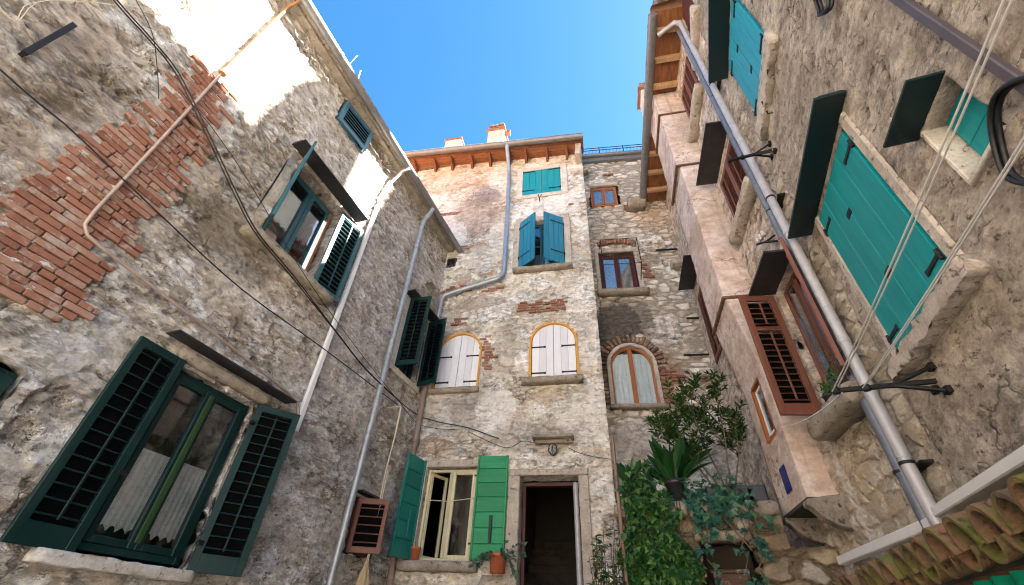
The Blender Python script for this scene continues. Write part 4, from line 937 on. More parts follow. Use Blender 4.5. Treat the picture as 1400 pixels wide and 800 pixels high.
# pipes in the joint between the two houses
add('drainpipe', MB().tube([FN.w(-4.27, 11.27, .27), FN.w(-4.27, 11.05, .24), FN.w(-4.27, 10.8, .12), FN.w(-4.25, .72, .10)], .052, 12), mBlueZn, NH)
pp = MB().tube([FN.w(-4.04, 9.6, .13), FN.w(-4.04, .72, .13)], .046, 12)
for v in (8.9, 7.3, 5.6, 3.6, 2.2, 1.2): pp.tube([FN.w(-4.04, v, .13), FN.w(-4.04, v+.05, .13)], .051, 12)
pp.tube([FN.w(-4.04, 9.55, .13), FN.w(-4.08, 9.75, .2), ga+Vector((.05, .4, -.05))], .05, 10); add('drainpipe', pp, mPipe, NH)
for v in (1.15, 4.2, 7.0): add('pipe_clamp', MB().tube([(-4.04, v, .13), (-4.04, v+.022, .13)], .053, 12).tube([(-4.26, v, .10), (-4.26, v+.022, .10)], .06, 12).box(-4.3, -4.0, v, v+.02, -.02, .06), mIron, NH, FN)
add('conduit', MB().box(-1.585, -1.53, 1.6, 4.6, .005, .04), metal('dark_conduit', (.09, .075, .085), .45, .3, .2), NH, FN, bevel=.006)
for u, v in ((-3.28, 4.98), (-3.3, 4.8)): add('hook', MB().tube([(u, v, 0), (u, v, .05), (u+.02, v+.03, .06), (u+.03, v+.01, .05)], .007, 6), mIron, NH, FN)

# sunny house across the square behind the camera, unseen tower and gable added to shape the shadow on the left house
OH = empty('house', (-2, -13, 0), 'low sunlit plaster house across the open square', 'house', 'old stone houses round the courtyard')
add('wall', MB().box(-14, 8, -20, -13, 0, 7.5), mLight, OH)
add('roof', tile_roof((-14.2, -12.8, 7.5), (1, 0, 0), (0, -1, .33), 18, 22.4), mTile, OH)
hz = Vector((SUN.x, SUN.y, 0)); hd = hz.normalized(); perp = Vector((-hd.y, hd.x, 0))
def cast(y, v, X):                         # follow the sun ray from a point of the left wall to the plane x = X
    t = (X+4.65)/SUN.x; return Vector((X, y+SUN.y*t, v+EYE+SUN.z*t))
def blocker(name, label, cat, pts, X, dep, mat):
    a = [cast(y, v, X) for y, v in pts]; b0 = a[0]
    vs = a+[p+hd*dep for p in a]; n = len(a)
    mb = MB().add(vs, [list(range(n)), list(range(n, 2*n))[::-1]]+[(i, (i+1) % n, n+(i+1) % n, n+i) for i in range(n)])
    e = empty(name, (b0.x, b0.y, 0), label, cat); add('wall', mb, mat, e)
GV = lambda X: -EYE-EYE-SUN.z/SUN.x*(X+4.65)+EYE
blocker('sun_blocker', 'unseen added tower standing behind the near right house', 'blocker', [(1.70, GV(9)), (3.62, GV(9)), (3.50, 4.94), (3.20, 5.78), (2.98, 6.9), (3.56, 7.05), (3.56, 7.9), (2.95, 8.0), (2.55, 7.95), (2.1, 7.62), (2.0, 7.35), (1.86, 7.0), (1.80, 6.4), (1.74, 5.8)], 9, 2.0, mPl)  # unseen outline added to cast the shadow between the two sunlit patches
blocker('gable_blocker', 'unseen added mass behind the pink bay house, shaped to shade the left house', 'house', [(3.60, GV(12)), (9.5, GV(12)), (9.5, 9.6), (4.9, 9.4), (4.55, 7.66), (4.22, 6.1), (4.0, 5.5), (3.64, 4.94)], 12, 5.0, mPl)  # unseen outline added to keep the far end of the left wall shaded
#@@OBJECTS
# ================================================================== garden wall with its planting
FG = Fr((0, 6.1), 0)
def leaf(mb, p, d, nrm, ln, wd, fold=.25, curl=.15):
    d = Vector(d).normalized(); s = d.cross(Vector(nrm)); s = s.normalized() if s.length > 1e-4 else Vector((1, 0, 0)); n = s.cross(d).normalized(); p = Vector(p)
    a = p; b = p+d*ln*.35-n*0+s*wd/2+n*fold*wd*.5; c = p+d*ln*.35-s*wd/2+n*fold*wd*.5; m = p+d*ln*.38; m2 = p+d*ln*.72-n*curl*ln*.35
    b2 = m2+s*wd*.36+n*fold*wd*.35; c2 = m2-s*wd*.36+n*fold*wd*.35; t = p+d*ln-n*curl*ln
    mb.add([a, b, m, c, b2, m2, c2, t], [(0, 1, 2), (0, 2, 3), (1, 4, 5, 2), (3, 2, 5, 6), (4, 7, 5), (6, 5, 7)], None, True)
def ivy_leaf(mb, p, d, nrm, s):
    d = Vector(d).normalized(); a = d.cross(Vector(nrm)); a = a.normalized() if a.length > 1e-4 else Vector((1, 0, 0)); n = a.cross(d).normalized(); p = Vector(p)
    P = [(0, 0, 0), (.32, -.08, .05), (.55, .22, .10), (.28, .36, .03), (.22, .62, .06), (0, 1., -.12), (-.22, .62, .06), (-.28, .36, .03), (-.55, .22, .10), (-.32, -.08, .05), (0, .4, -.04)]
    mb.add([p+a*x*s+d*y*s+n*z*s for x, y, z in P], [(10, i, i+1) for i in range(0, 9)]+[(10, 9, 0)], None, True)
def rv(s=1): return Vector((random.gauss(0, s), random.gauss(0, s), random.gauss(0, s)))

GW = empty('garden_wall', (.4, 6.2, 0), 'low rubble garden wall with a dark niche holding back the planted terrace', 'wall')
add('wall', wall_mesh(-.80, 1.75, G0, 1.40, [dict(u0=.15, u1=.60, v0=.30, v1=1.02, d=.35)], .04, coarse_v=[(G0, .1, .3)], keep=lambda u, v: v < .96 or u < 1.05), mG, GW, FG)
add('side', wall_mesh(0, 1.5, G0, 1.4, (), .05, coarse_v=[(G0, .1, .3)]), mG, GW, Fr((-.80, 7.6), -90))
add('niche', MB().room(.1, .66, .2, 1.06, -.8, -.345), mDark, GW, FG); add('niche_box', MB().box(.2, .56, .35, .72, -.34, -.16).box(.18, .58, .72, .76, -.345, -.14), mBrickD, GW, FG, bevel=.006)
add('niche_lintel', slab(.08, .68, 1.02, 1.12, -.3, .04, .012), mSill, GW, FG)
for a, b, t in ((-.82, -.36, 1.44), (-.34, .06, 1.45), (.08, .5, 1.42), (.52, 1.04, 1.425)): add('coping', slab(a, b, t-.16, t, -.32, .05, .014, 8), mSill, GW, FG)
add('terrace_soil', MB().box(-.78, 1.04, G0, 1.36, -2.6, -.4).box(1.045, 1.5, G0, .9, -2.6, -.4), mSoil, GW, FG)
TOP = 1.44+EYE
def pot(name, label, cat, x, y, z, r, h, mat, flare=.82, rim=True, group=None, square=None):
    e = empty(name, (x, y, z), label, cat, group); mb = MB()
    if square: 
        a, b = square; t = .02
        mb.box(x-a, x+a, y-b, y+b, z, z+.03); mb.box(x-a, x-a+t, y-b, y+b, z, z+h); mb.box(x+a-t, x+a, y-b, y+b, z, z+h); mb.box(x-a, x+a, y-b, y-b+t, z+.001, z+h-.001); mb.box(x-a, x+a, y+b-t, y+b, z+.001, z+h-.001)
        add('pot', mb, mat, e, bevel=.006); add('soil', MB().box(x-a+t, x+a-t, y-b+t, y+b-t, z+h*.7, z+h*.85), mSoil, e)
    else:
        pr = [(0, 0), (r*flare, 0), (r*.97, h*.8)]
        pr += [(r*1.06, h*.8), (r*1.08, h), (r*.95, h), (r*.9, h*.85), (0, h*.85)] if rim else [(r, h), (r*.93, h), (r*.9, h*.85), (0, h*.85)]
        add('pot', mb.lathe(pr, (x, y, z), 24), mat, e)
    return e
# broad-leaved plants in tubs
def blades(cx, cy, z0, n, l0, l1, sp):
    mb = MB()
    for i in range(n):
        w = random.uniform(0, 2*pi); r = random.uniform(0, .08); tl = random.uniform(.05, sp)
        d = Vector((cos(w)*tl, sin(w)*tl*.8, 1)).normalized(); L_ = random.uniform(l0, l1); wd_ = random.uniform(.075, .12); p = Vector((cx+cos(w)*r, cy+sin(w)*r, z0)); tw = random.uniform(-.9, .9)
        out = Vector((cos(w+tw), sin(w+tw), .2)); s = d.cross(out).normalized(); vs = []; fs = []; K = 9
        for k in range(K+1):
            f = k/K; q = p+d*L_*f+Vector((cos(w), sin(w), -.75))*(.34*tl*L_*f**2.2)
            ww = .008+wd_*.5*max(0., sin(pi*min(1, max(0, (f-.18)/.82))))**.75 if f > .18 else .008
            nn = s.cross(d); vs += [q-s*ww-nn*ww*.3, q, q+s*ww-nn*ww*.3]
        for k in range(K): fs += [(k*3, k*3+1, k*3+4, k*3+3), (k*3+1, k*3+2, k*3+5, k*3+4)]
        mb.add(vs, fs, None, True)
    return mb
AP = pot('potted_plant', 'broad upright blade-leaved plant in a round black tub on the garden wall', 'plant', -.03, 6.28, TOP, .125, .30, mBlackP, .85)
add('foliage', blades(-.05, 6.28, TOP+.22, 64, .40, .72, .85), mBlade, AP)
# tall airy shrub in the trough
SHB = pot('potted_shrub', 'tall airy shrub with slim dark leaves growing from a dark trough', 'shrub', .56, 6.36, TOP, 0, .20, mBlackP, square=(.24, .13))
mb = MB(); stm = MB()
def branch(p, d, ln, r, lvl):
    pts = [p]; q = p.copy(); dd = d.copy(); n = 5
    for k in range(n): dd = (dd+rv(.11)+Vector((0, 0, .05))).normalized(); q = q+dd*ln/n; pts.append(q)
    stm.tube(pts, r, 5, r1=r*.55)
    if lvl < 2:
        for k in range(5 if lvl == 0 else 4):
            f = random.uniform(.45, 1) if lvl == 0 else random.uniform(.25, 1); i = min(n-1, int(f*n)); w = random.uniform(0, 2*pi)
            branch(pts[i+1], (dd+Vector((cos(w), sin(w)*.8, random.uniform(-.1, .6)))*.9).normalized(), ln*random.uniform(.4, .62), r*.5, lvl+1)
    if lvl >= 1:
        for k in range(26 if lvl == 2 else 14):
            i = random.randint(1, n); w = random.uniform(0, 2*pi); o = (dd*.7+Vector((cos(w), sin(w), random.uniform(-.35, .5)))).normalized()
            leaf(mb, pts[i], o, Vector((0, 0, 1))+rv(.35), random.uniform(.07, .12), random.uniform(.020, .030), .2, random.uniform(0, .3))
for x, dx, L_ in ((.50, -.30, .82), (.56, -.08, 1.0), (.62, .13, .95), (.66, .36, .72), (.46, -.52, .66)): branch(Vector((x, 6.36, TOP+.15)), Vector((dx, random.uniform(-.3, .05), 1)).normalized(), L_, .013, 0)
add('stems', stm, mStem, SHB); add('foliage', mb, mShrub, SHB)
pot('planter', 'small square black planter at the end of the garden wall beside the bay', 'planter', .90, 6.3, TOP-.02, 0, .2, mBlackP, square=(.085, .11))
BP = pot('potted_plant', 'brown clay pot with few broad blades, half hidden by ivy beside the wooden pole', 'plant', -.58, 6.28, TOP, .12, .2, plain('brown_clay', (.13, .085, .06), .8, .2))
add('foliage', blades(-.58, 6.28, TOP+.15, 16, .34, .52, .5), mBlade, BP)
# dense climbing ivy pouring over the wall
IV = empty('ivy', (-.35, 6.05, 0), 'dense small-leaved ivy cascading over the left half of the garden wall', 'climbing plant')
mb = MB(); stm = MB(); cnt = 0
def dens(x, z):      # leafy outline of the cascade, metres
    if z > 1.44: return abs(x+.42) < .36-(z-1.44)*.55 and z < 1.93+.1*sin(x*17)
    l = -.72+.10*sin(z*6)+max(0, .9-z)*.16; r = -.01+.10*sin(z*9+1)-max(0, z-1.1)*.25+max(0, .95-z)*.06
    return l < x < r
cl = [(random.uniform(-.8, .2), random.uniform(.1, 2.0), random.uniform(.07, .17), random.uniform(.0, .16)) for _ in range(85)]
while cnt < 4000:
    cx, cz, cr, cn = random.choice(cl); x = cx+random.gauss(0, cr*.6); z = cz+random.gauss(0, cr*.6)
    if not dens(x, z): cnt += .2; continue
    n_ = random.uniform(.0, .05)+cn*max(0, 1-((x-cx)**2+(z-cz)**2)/(cr*cr))
    y = 6.02-n_ if z < 1.46 else 6.2+random.uniform(-.16, .2)-n_
    ivy_leaf(mb, (x, y, z+EYE), Vector((random.gauss(0, .5), -.35, -.75+random.gauss(0, .4))), Vector((random.gauss(0, .55), -1, .45+random.gauss(0, .5))), random.choice((.03, .04, .05, .06, .085))*random.uniform(.8, 1.15)); cnt += 1
for i in range(26):
    x = random.uniform(-.68, 0); pts = [Vector((x, 6.18, TOP+.02)), Vector((x, 6.03, TOP))]
    for k in range(7): pts.append(pts[-1]+Vector((random.gauss(0, .035), random.gauss(0, .008), -.16)))
    stm.tube(pts, .005, 4)
add('stems', stm, mStem, IV); add('foliage', mb, mIvy, IV)
# large-leaved trailing ivy on the right half
IB = empty('ivy', (.5, 6.05, 0), 'large-leaved blue-green ivy trailing in strands past the dark niche', 'climbing plant')
mb = MB(); stm = MB()
for x0, ln, dn in ((.10, .85, 22), (.16, .55, 20), (.22, .40, 20), (.34, .30, 22), (.42, .28, 20), (.5, .45, 20), (.58, .85, 22), (.66, .95, 24), (.72, .6, 18), (.28, .22, 22), (.12, .3, 22), (.62, .35, 16)):
    p = Vector((x0, 6.22, TOP+.10)); pts = [p, Vector((x0+random.uniform(-.03, .03), 6.02, TOP+.05))]; n = 9
    for k in range(n): pts.append(pts[-1]+Vector((random.gauss(.006, .03), random.gauss(-.004, .012), -ln/n)))
    stm.tube(pts, .0055, 5)
    for k in range(dn):
        i = random.randint(0, len(pts)-1); big_ = random.uniform(.045, .10)
        ivy_leaf(mb, pts[i]+Vector((random.gauss(0, .035), -random.uniform(.0, .06), random.gauss(0, .03))), Vector((random.gauss(0, .6), -.3, -.6+random.gauss(0, .5))), Vector((random.gauss(0, .4), -1, .6+random.gauss(0, .3))), big_)
for k in range(150):
    ivy_leaf(mb, Vector((random.uniform(.02, .72), 6.2+random.uniform(-.2, .12), TOP+random.uniform(-.02, .30))), Vector((random.gauss(0, .6), -.4, -.4+random.gauss(0, .5))), Vector((random.gauss(0, .4), -.8, .8)), random.uniform(.04, .085))
stm.tube([(.20, 6.0, 1.02+EYE), (.30, 5.99, 1.28+EYE), (.34, 6.0, 1.36+EYE), (.5, 5.99, 1.12+EYE), (.64, 5.99, .9+EYE)], .008, 6)
add('stems', stm, mStem, IB); add('foliage', mb, mIvyB, IB)
# bush at the foot of the wall beside the doorway
BU = empty('bush', (-.98, 5.9, 0), 'leafy green bush at the foot of the wall right of the doorway', 'bush')
mb = MB(); stm = MB()
for i in range(30):
    x = random.uniform(-1.12, -.72); y = random.uniform(5.75, 6.05); h = EYE+random.uniform(.45, 1.18)-abs(x+.88)*.8; p = Vector((x*.6-.36, 5.9, 0)); pts = [p]
    for k in range(6): f = (k+1)/6; pts.append(Vector((p.x+(x-p.x)*f+random.gauss(0, .02), p.y+(y-p.y)*f, h*f)))
    stm.tube(pts, .008, 5, r1=.004)
    for k in range(26):
        f = random.uniform(.62, 1); i0 = min(5, int(f*6)); q = pts[i0].lerp(pts[i0+1], f*6-i0); w = random.uniform(0, 2*pi)
        leaf(mb, q, Vector((cos(w), sin(w), random.uniform(-.2, .7))), Vector((0, 0, 1))+rv(.3), random.uniform(.08, .15), random.uniform(.024, .04), .2, .25)
add('stems', stm, mStem, BU); add('foliage', mb, leaf_mat('bush_leaf', (.012, .05, .02), (.03, .10, .03), (.08, .17, .06)), BU)
tag(add('pole', MB().tube([(-.735, 5.93, 0), (-.735, 5.93, 1.0+EYE)], .019, 8).tube([(-.735, 5.93, 1.0+EYE), (-.73, 5.93, 2.25+EYE)], .022, 8), wood('pole_wood', (.33, .22, .17), (.22, .14, .11), ax=(40, 40, 3))), 'thin wooden pole standing upright at the corner of the garden wall', 'pole')
# tuft of herbs rooted high in the stone wall
mb = MB(); c0 = FS.w(-1.05, 11.30, .06)
for k in range(260): leaf(mb, c0+Vector((random.gauss(0, .13), random.gauss(0, .03)-.02, random.gauss(0, .05))), rv()+Vector((0, -.4, .7)), rv()+Vector((0, -1, 0)), random.uniform(.04, .10), .014)
tag(add('herb_tuft', mb, leaf_mat('dry_tuft', (.09, .10, .03), (.14, .15, .05), (.2, .18, .08))), 'tuft of dry herbs rooted under the roof gutter of the stone house', 'plant')

# ================================================================== lean-to roof over the lower right corner
PR = empty('lean_to_roof', (1.4, 2.5, 0), 'mossy clay tile lean-to roof with white flashing and green corrugated sheet below', 'roof')
P0, P1 = Vector((1.06, 0, .325+EYE)), Vector((1.70, 0, .515+EYE)); sdir = (P1-P0).normalized(); nrm = Vector((-sdir.z, 0, sdir.x))
tl = MB(); y = 4.62
def arc_tile(mb, p, y, r, up, ln, th=.014, w0=.0):
    vs = []; fs = []; n = 14
    for j, (s_, rr) in enumerate(((0, r*1.08), (ln, r*.92))):
        for q in (rr, rr-th):
            for k in range(n+1):
                a = pi*k/n; vs.append(p+sdir*s_+Vector((0, 1, 0))*(-q*cos(a))+nrm*(up*q*sin(a)*(1.4 if up > 0 else 1.0))+Vector((0, y, 0)))
    m = n+1
    for k in range(n):
        fs += [(k, k+1, 2*m+k+1, 2*m+k), (m+k, 3*m+k, 3*m+k+1, m+k+1), (k, m+k, m+k+1, k+1), (2*m+k, 2*m+k+1, 3*m+k+1, 3*m+k)]
    mb.add(vs, fs, None, False)
while y > .7:
    j = random.uniform(-.02, .02)
    for c in range(1):
        arc_tile(tl, P0+sdir*j+nrm*(.045+random.uniform(-.006, .006)), y+random.uniform(-.008, .008), .08, 1, .74)
        arc_tile(tl, P0+sdir*(j*.5+.015)+nrm*.055, y+.098, .074, -1, .72)
    y -= .196
add('tiles', tl, mMoss, PR)
add('hollow_shade_fill', MB().box(.62, 4.6, -.045, .12, -.01, .012, Matrix.Translation(P0+sdir*.085) @ Matrix(((0, nrm.x, sdir.x, 0), (1, 0, 0, 0), (0, nrm.z, sdir.z, 0), (0, 0, 0, 1)))).box(.62, 4.6, -.06, -.045, -.01, .60, Matrix.Translation(P0+sdir*.085) @ Matrix(((0, nrm.x, sdir.x, 0), (1, 0, 0, 0), (0, nrm.z, sdir.z, 0), (0, 0, 0, 1)))), mDark, PR)  # dark closure strip and deck stand in for shade inside the tile hollows
add('flashing', MB().box(1.60, 1.735, .62, 4.0, .79+EYE, .855+EYE).box(1.695, 1.735, .62, 4.0, .855+EYE, .90+EYE), mPVC, PR, bevel=.008)
add('flashing', MB().box(-2.0, -.02, .75, .825, .02, .10), mPVC, PR, FF, bevel=.008)
add('beam', MB().box(-.05, .0, .65, 4.5, -.05, .0, Matrix.Translation(P0+sdir*.12-nrm*.04) @ Matrix(((nrm.x, 0, sdir.x, 0), (0, 1, 0, 0), (nrm.z, 0, sdir.z, 0), (0, 0, 0, 1)))), mRaftD, PR)
gs_ = []; gf = []; Y = np.linspace(2.9, .65, 150)
for yy in Y:
    w = .02*sin(2*pi*yy/.15)
    for z_ in (.285, .135): gs_.append((1.105+w, yy, z_+EYE))
for k in range(len(Y)-1): gf.append((2*k, 2*k+1, 2*k+3, 2*k+2))
add('corrugated_sheet', MB().add(gs_, gf, None, True), mGreenSheet, PR)
add('board', MB().box(1.09, 1.12, .65, 2.92, .10+EYE, .137+EYE), mGreenD, PR)
add('porch_shade_panel', MB().box(1.50, 1.53, .65, 2.35, 0, .52+EYE), mDark, PR)  # added dark panel standing in for the deep shade under the lean-to
for yy in (3.6, 2.2, .8): add('post', MB().box(1.60, 1.67, yy-.035, yy+.035, 0, .62+EYE), mRaftD, PR)
# folding airer frame and folded blue sunshade stored under the roof
tag(add('drying_frame', MB().tube([(1.16, 2.86, .42+EYE), (1.20, 2.86, .24+EYE), (1.25, 2.72, .20+EYE), (1.32, 2.4, .22+EYE), (1.30, 2.3, .36+EYE)], .008, 6).tube([(1.22, 2.8, .21+EYE), (1.36, 2.5, .20+EYE), (1.40, 2.3, .24+EYE)], .007, 6).tube([(1.2, 2.62, .36+EYE), (1.34, 2.45, .27+EYE), (1.45, 2.3, .30+EYE)], .007, 6), mPVC), 'white wire clothes airer hung under the tiled lean-to', 'airer')
SU = empty('folded_sunshade', (1.42, 2.45, 0), 'folded dark blue sunshade standing under the tiled lean-to', 'sunshade')
add('canopy', MB().lathe([(.02, .40+EYE), (.05, .30+EYE), (.09, -.5+EYE), (.10, -.9+EYE), (.02, -.92+EYE)], (1.42, 2.45, 0), 12), mTarp, SU); add('pole', MB().tube([(1.42, 2.45, 0), (1.42, 2.45, .5+EYE)], .02, 8), mPVC, SU)

# ================================================================== landing, pots, lamp, sign
ST = empty('stone_landing', (-2.2, 7.2, 0), 'stone landing block beside the open doorway', 'landing')
add('block', slab(-1.10, -.56, G0, .80, .03, .50, .012, 8), mSurr, ST, FC); add('landing', MB().box(-.55, .9, G0, -.06, .04, 1.1), mStairs, ST, FC, bevel=.02)
pc = FC.w(-.74, .80, .27); PI_ = pot('potted_ivy', 'terracotta pot of trailing ivy on the block beside the bright green shutter', 'plant', pc.x, pc.y, pc.z, .135, .25, mTerra)
mb = MB(); stm = MB()
for i in range(17):
    w = random.uniform(0, 2*pi); p = pc+Vector((cos(w)*.08, sin(w)*.08, .2)); d = Vector((cos(w)-.45, sin(w)*.5-.3, random.uniform(.1, 1.0))); pts = [p]
    for k in range(7): d = (d+Vector((0, 0, -.22))+rv(.12)).normalized(); pts.append(pts[-1]+d*.055)
    stm.tube(pts, .004, 4)
    for k in range(9): ivy_leaf(mb, pts[random.randint(1, 7)]+rv(.012), rv()+Vector((0, -.4, -.3)), Vector((0, -1, .6))+rv(.3), random.uniform(.035, .065))
add('stems', stm, mStem, PI_); add('foliage', mb, mIvyB, PI_)
pc = FC.w(-2.17, .965, .06); pot('flower_pot', 'small empty terracotta pot on the sill of the green window', 'pot', pc.x, pc.y, pc.z, .075, .19, mTerra)
LP = empty('wall_lamp', FC.w(.09, 2.6, 0), 'oval bulkhead lamp in a wire cage under the slab above the doorway', 'lamp')
def oval(s): return [(.09+s*.075*cos(a), 2.69+s*.105*sin(a)) for a in [2*pi*k/20 for k in range(20)]]
add('base', MB().prism(oval(1), .015, .06), mHood, LP, FC, bevel=.006); add('glass', MB().lathe([(.0, .075), (.045, .06), (.062, .02), (.064, 0)], (0, 0, 0), 16, M=Matrix.Translation((.09, 2.69, .06)) @ Matrix.Diagonal((1, 1.4, 1, 1))), mLamp, LP, FC)
cg = MB()
for s in (.55, 1.0): cg.tube([(x, y_, .145-.07*s) for x, y_ in oval(s)+oval(s)[:1]], .005, 5)
for a in (0, pi/2, pi/3, 2*pi/3): cg.tube([(.09+.075*cos(a)*q, 2.69+.105*sin(a)*q, .15-.08*abs(q)**2) for q in (-1, -.6, 0, .6, 1)], .005, 5)
add('cage', cg, mHood, LP, FC)
tag(add('sign', MB().box(-.50, -.31, 1.47, 1.75, t0+.004, t0+.014), mBlueSign, None, FM, bevel=.003), 'small plain dark blue plate on the pink bay beside the garden wall', 'sign')
def sill_plant(name, label, u, n, hh, k):
    pc = FF.w(u, 1.93, n); e = pot(name, label, 'plant', pc.x, pc.y, pc.z, .06, .11, mBlackP); mb = MB()
    for i in range(k):
        d = rv()+Vector((0, 0, .9)); q = pc+Vector((0, 0, .1))+rv(.028)+Vector((0, 0, abs(random.gauss(0, hh)))); leaf(mb, q, d, Vector((0, 0, 1))+rv(.3), random.uniform(.03, .07), .014)
    add('foliage', mb, leaf_mat(name+'_leaf_%d' % k, (.03, .10, .02), (.06, .16, .04), (.14, .25, .08)), e)
sill_plant('potted_plant', 'bushy green plant on the sill of the brown shuttered window', -.86, .07, .05, 170); sill_plant('potted_plant', 'slender pale plant at the right end of the brown window sill', -.60, .05, .14, 90)

# ================================================================== wires, lines, iron
def bracket(name, u, v, ln, label):
    mb = MB(); M = FN.mat
    mb.box(u-.014, u+.014, v-.014, v+.014, .0, ln, M)
    for uu, vv, nn in ((u+.03, v+.09, 0), (u+.05, v-.09, 0), (u-.07, v-.03, 0)): mb.tube([FN.w(u, v, ln*.42), FN.w(uu, vv, nn)], .015, 4); mb.box(uu-.03, uu+.03, vv-.022, vv+.022, -.02, .012, M)
    mb.tube([FN.w(u, v+.02, ln-.02), FN.w(u, v-.02, ln-.02)], .025, 8); mb.tube([FN.w(u, v+.02, ln*.66), FN.w(u, v-.02, ln*.66)], .025, 8)
    return tag(add(name, mb, mIron), label, 'bracket')
bracket('clothesline_bracket', -3.40, 1.49, .60, 'black iron clothesline bracket below the large teal shutters')
bracket('clothesline_bracket', -3.74, 4.70, .48, 'black iron clothesline bracket below the upper teal shutters')
bracket('clothesline_bracket', .8, 3.3, .60, 'black iron clothesline bracket at the near end of the cement wall')
for nm, n_, a, b, lb in (('clothesline', .58, (1165, 505), (1360, 0), 'pale double clothesline running out from the end of the lower iron bracket'), ('clothesline', .40, (1212, 505), (1400, 160), 'pale double clothesline running out from the middle of the lower iron bracket')):
    mb = MB(); p = FN.w(-3.40, 1.505, n_); h = FN.hit(*b, n_); q = FN.w(h.x, h.y, n_); e = p+(q-p)*((.8+3.40)/(h.x+3.40)); 
    for o in (.012, -.012):
        mb.tube([p.lerp(e, t)+Vector((o*2, 0, o*1.5))+Vector((0, 0, -.10*4*t*(1-t)*.5)) for t in np.linspace(0, 1, 18)], .0045, 5)
    tag(add(nm, mb, mWhiteRope), lb, 'clothesline')
h0 = FF.w(-1.42, 1.95, .40); h1 = FN.w(-3.40, 1.47, .55)
tag(add('cord', MB().tube([h0.lerp(h1, t)+Vector((0, 0, -.05*4*t*(1-t))) for t in np.linspace(0, 1, 12)], .006, 5), mWhiteRope), 'white cord tied between the brown shutter and the iron bracket', 'cord')
def hits(fr, pts, d): return [fr.w(*fr.hit(x, y, d)) for x, y in pts]
def smooth_path(p, n=6):
    p = [Vector(q) for q in p]; out = []
    for i in range(len(p)-1):
        a, b, c, d = p[max(0, i-1)], p[i], p[i+1], p[min(len(p)-1, i+2)]
        for k in range(n):
            t = k/n; out.append(.5*((2*b)+(c-a)*t+(2*a-5*b+4*c-d)*t*t+(3*b-a-3*c+d)*t**3))
    return out+[p[-1]]
LPX = [(155, 0), (200, 50), (240, 100), (280, 180), (320, 265), (350, 320), (400, 380), (460, 455), (500, 505), (545, 548)]
main = [FL.w(-3.0, 5.1, .15), FL.w(-1.2, 4.95, .15)]+hits(FL, LPX, .15)
mb = MB()
for o in (Vector((0, 0, 0)), Vector((.02, .02, .016))):
    mb.tube(smooth_path([p+o*(1.0 if 1 < i < 9 else .3) for i, p in enumerate(main)]), .0085, 6)
mb.tube(smooth_path([main[-1]]+hits(FC, [(572, 568), (600, 577), (640, 585), (682, 600)], .06)), .0095, 6); mb.tube(smooth_path([main[-1]]+hits(FC, [(570, 578), (598, 586), (622, 587)], .08)), .006, 5)
tag(add('overhead_cable', mb, mWire), 'bundle of black cables swooping past the windows of the left house to the back wall', 'cable')
tag(add('overhead_cable', MB().tube(smooth_path([FL.w(-2, 3.6, .06)]+hits(FL, [(0, 95), (100, 180), (210, 285), (330, 395), (440, 475), (543, 553)], .06)), .008, 6), mWire), 'thin black cable pinned along the left house above the lace curtain window', 'cable')
tag(add('overhead_cable', MB().tube(smooth_path(hits(FL, [(250, 128), (290, 175), (340, 248), (400, 350), (450, 425), (510, 505), (548, 552)], .28)), .005, 5), mWire), 'thinnest black wire crossing in front of the upper left window', 'cable')
tag(add('hanging_wire', MB().tube(smooth_path(hits(FL, [(186, 0), (208, 45), (215, 95), (217, 135)], .10)), .005, 5), mWire), 'loose end of black wire dangling above the brick patch', 'cable')
tag(add('hanging_wire', MB().tube(smooth_path([FL.w(-1.5, 4.6, .1)]+hits(FL, [(0, 10), (40, 5), (110, 0)], .1)+[FL.w(.4, 5.4, .1)]), .0035, 5).tube(smooth_path([FL.w(-1.5, 4.3, .1)]+hits(FL, [(0, 14), (70, 0)], .1)+[FL.w(.4, 5.6, .1)]), .0035, 5), mRope), 'pale wires in the top left corner of the left house wall', 'cable')
tag(add('lamp_wire', MB().tube(smooth_path(hits(FC, [(740, 608), (715, 603), (690, 612), (640, 590)], .035)), .006, 5).tube(smooth_path(hits(FC, [(776, 612), (800, 622), (835, 628)], .035)), .006, 5), mWire), 'thin dark wire running along the plaster to the doorway lamp', 'cable')
tag(add('iron_bar', MB().box(.05, .095, 3.70, 4.32, .05, .09).box(.055, .09, 3.72, 3.76, -.05, .055).box(.055, .09, 4.25, 4.29, -.05, .055), mIron, None, FL, bevel=.004), 'black iron bar standing off the wall at the top left', 'bar')
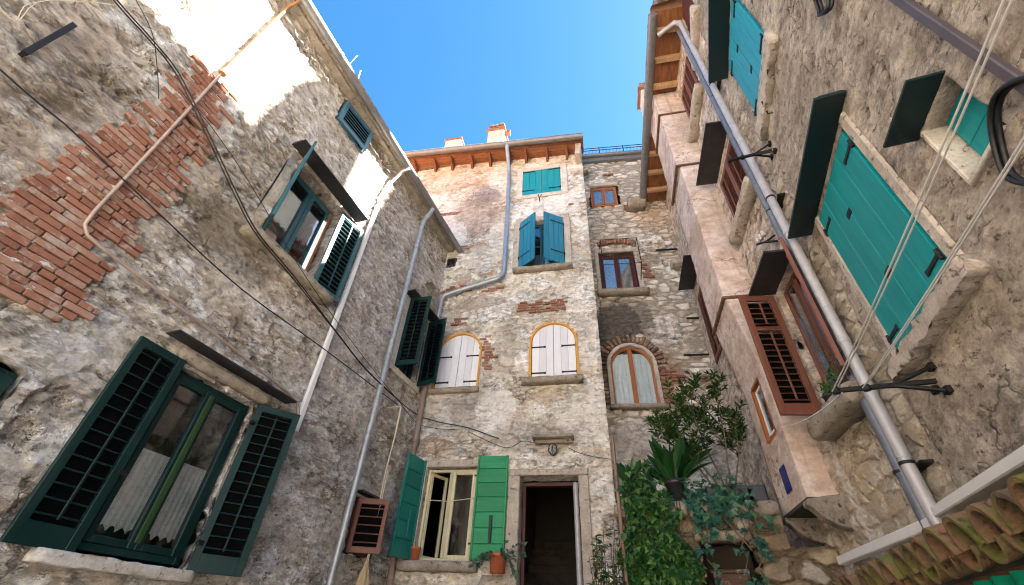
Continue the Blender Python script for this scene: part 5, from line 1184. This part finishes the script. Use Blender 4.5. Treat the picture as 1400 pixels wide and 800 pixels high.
def loop(name, u, v, r, label, e=1.0):
    pts = [FN.w(u+r*cos(a), v+r*e*sin(a)-.02*sin(3*a), .03+.012*sin(2*a)) for a in np.linspace(0, 2*pi*1.04, 40)]
    mb = MB().tube(pts, .013, 7); mb.tube([p+Vector((-.02, .008, .012)) for p in pts], .012, 7); return tag(add(name, mb, mWire), label, 'cable loop')
loop('cable_loop', -1.66, 1.80, .235, 'thick black cable coil hung beside the small teal window'); loop('cable_loop', -1.86, 3.96, .09, 'small black cable loop high on the cement wall above the teal shutters', 1.2)
# rope with the bound canvas bundle
h = FL.hit(548, 556, .30); pr_ = FL.w(h.x, h.y, .30); bz = .78+EYE
RP = empty('hanging_bundle', (pr_.x, pr_.y, bz), 'canvas bundle hung on a rope beside the low brown shutter', 'bundle')
pb = Vector((pr_.x, pr_.y, bz))
add('rope', MB().tube([pr_.lerp(pb, t)+Vector((.012*sin(t*9), .01*cos(t*7), 0)) for t in np.linspace(0, 1, 14)], .011, 6).tube([pr_.lerp(pb, t)+Vector((-.03+.03*t, .03, 0)) for t in np.linspace(0, 1, 10)], .006, 5).tube([pr_.lerp(pb, t)+Vector((.06*sin(pi*t)*t, -.02, 0)) for t in np.linspace(.45, 1, 10)], .008, 5).tube([pr_, FL.w(h.x+.02, h.y+.02, .0)], .012, 6), mRope, RP)
vs = []; fs = []; n = 28; prf = [(.02, .03), (.035, 0), (.03, -.03), (.06, -.1), (.10, -.28), (.13, -.55), (.12, -.75), (.03, -.8)]
for r, z in prf:
    for k in range(n): a = 2*pi*k/n; q = r*(1+.16*sin(a*6)); vs.append(pb+Vector((q*cos(a), q*sin(a), z)))
for i in range(len(prf)-1):
    for k in range(n): fs.append((i*n+k, i*n+(k+1) % n, (i+1)*n+(k+1) % n, (i+1)*n+k))
add('canvas', MB().add(vs, fs, None, True), mCanvas, RP)
tag(add('roof_antenna', MB().tube([FL.w(2.7, 8.1, .1), FL.w(2.6, 8.75, .12)], .012, 6).tube([FL.w(2.35, 8.2, .05), FL.w(2.40, 9.0, .1)], .006, 5), mPVC), 'thin pale antenna rods on the roof edge of the left house', 'antenna')
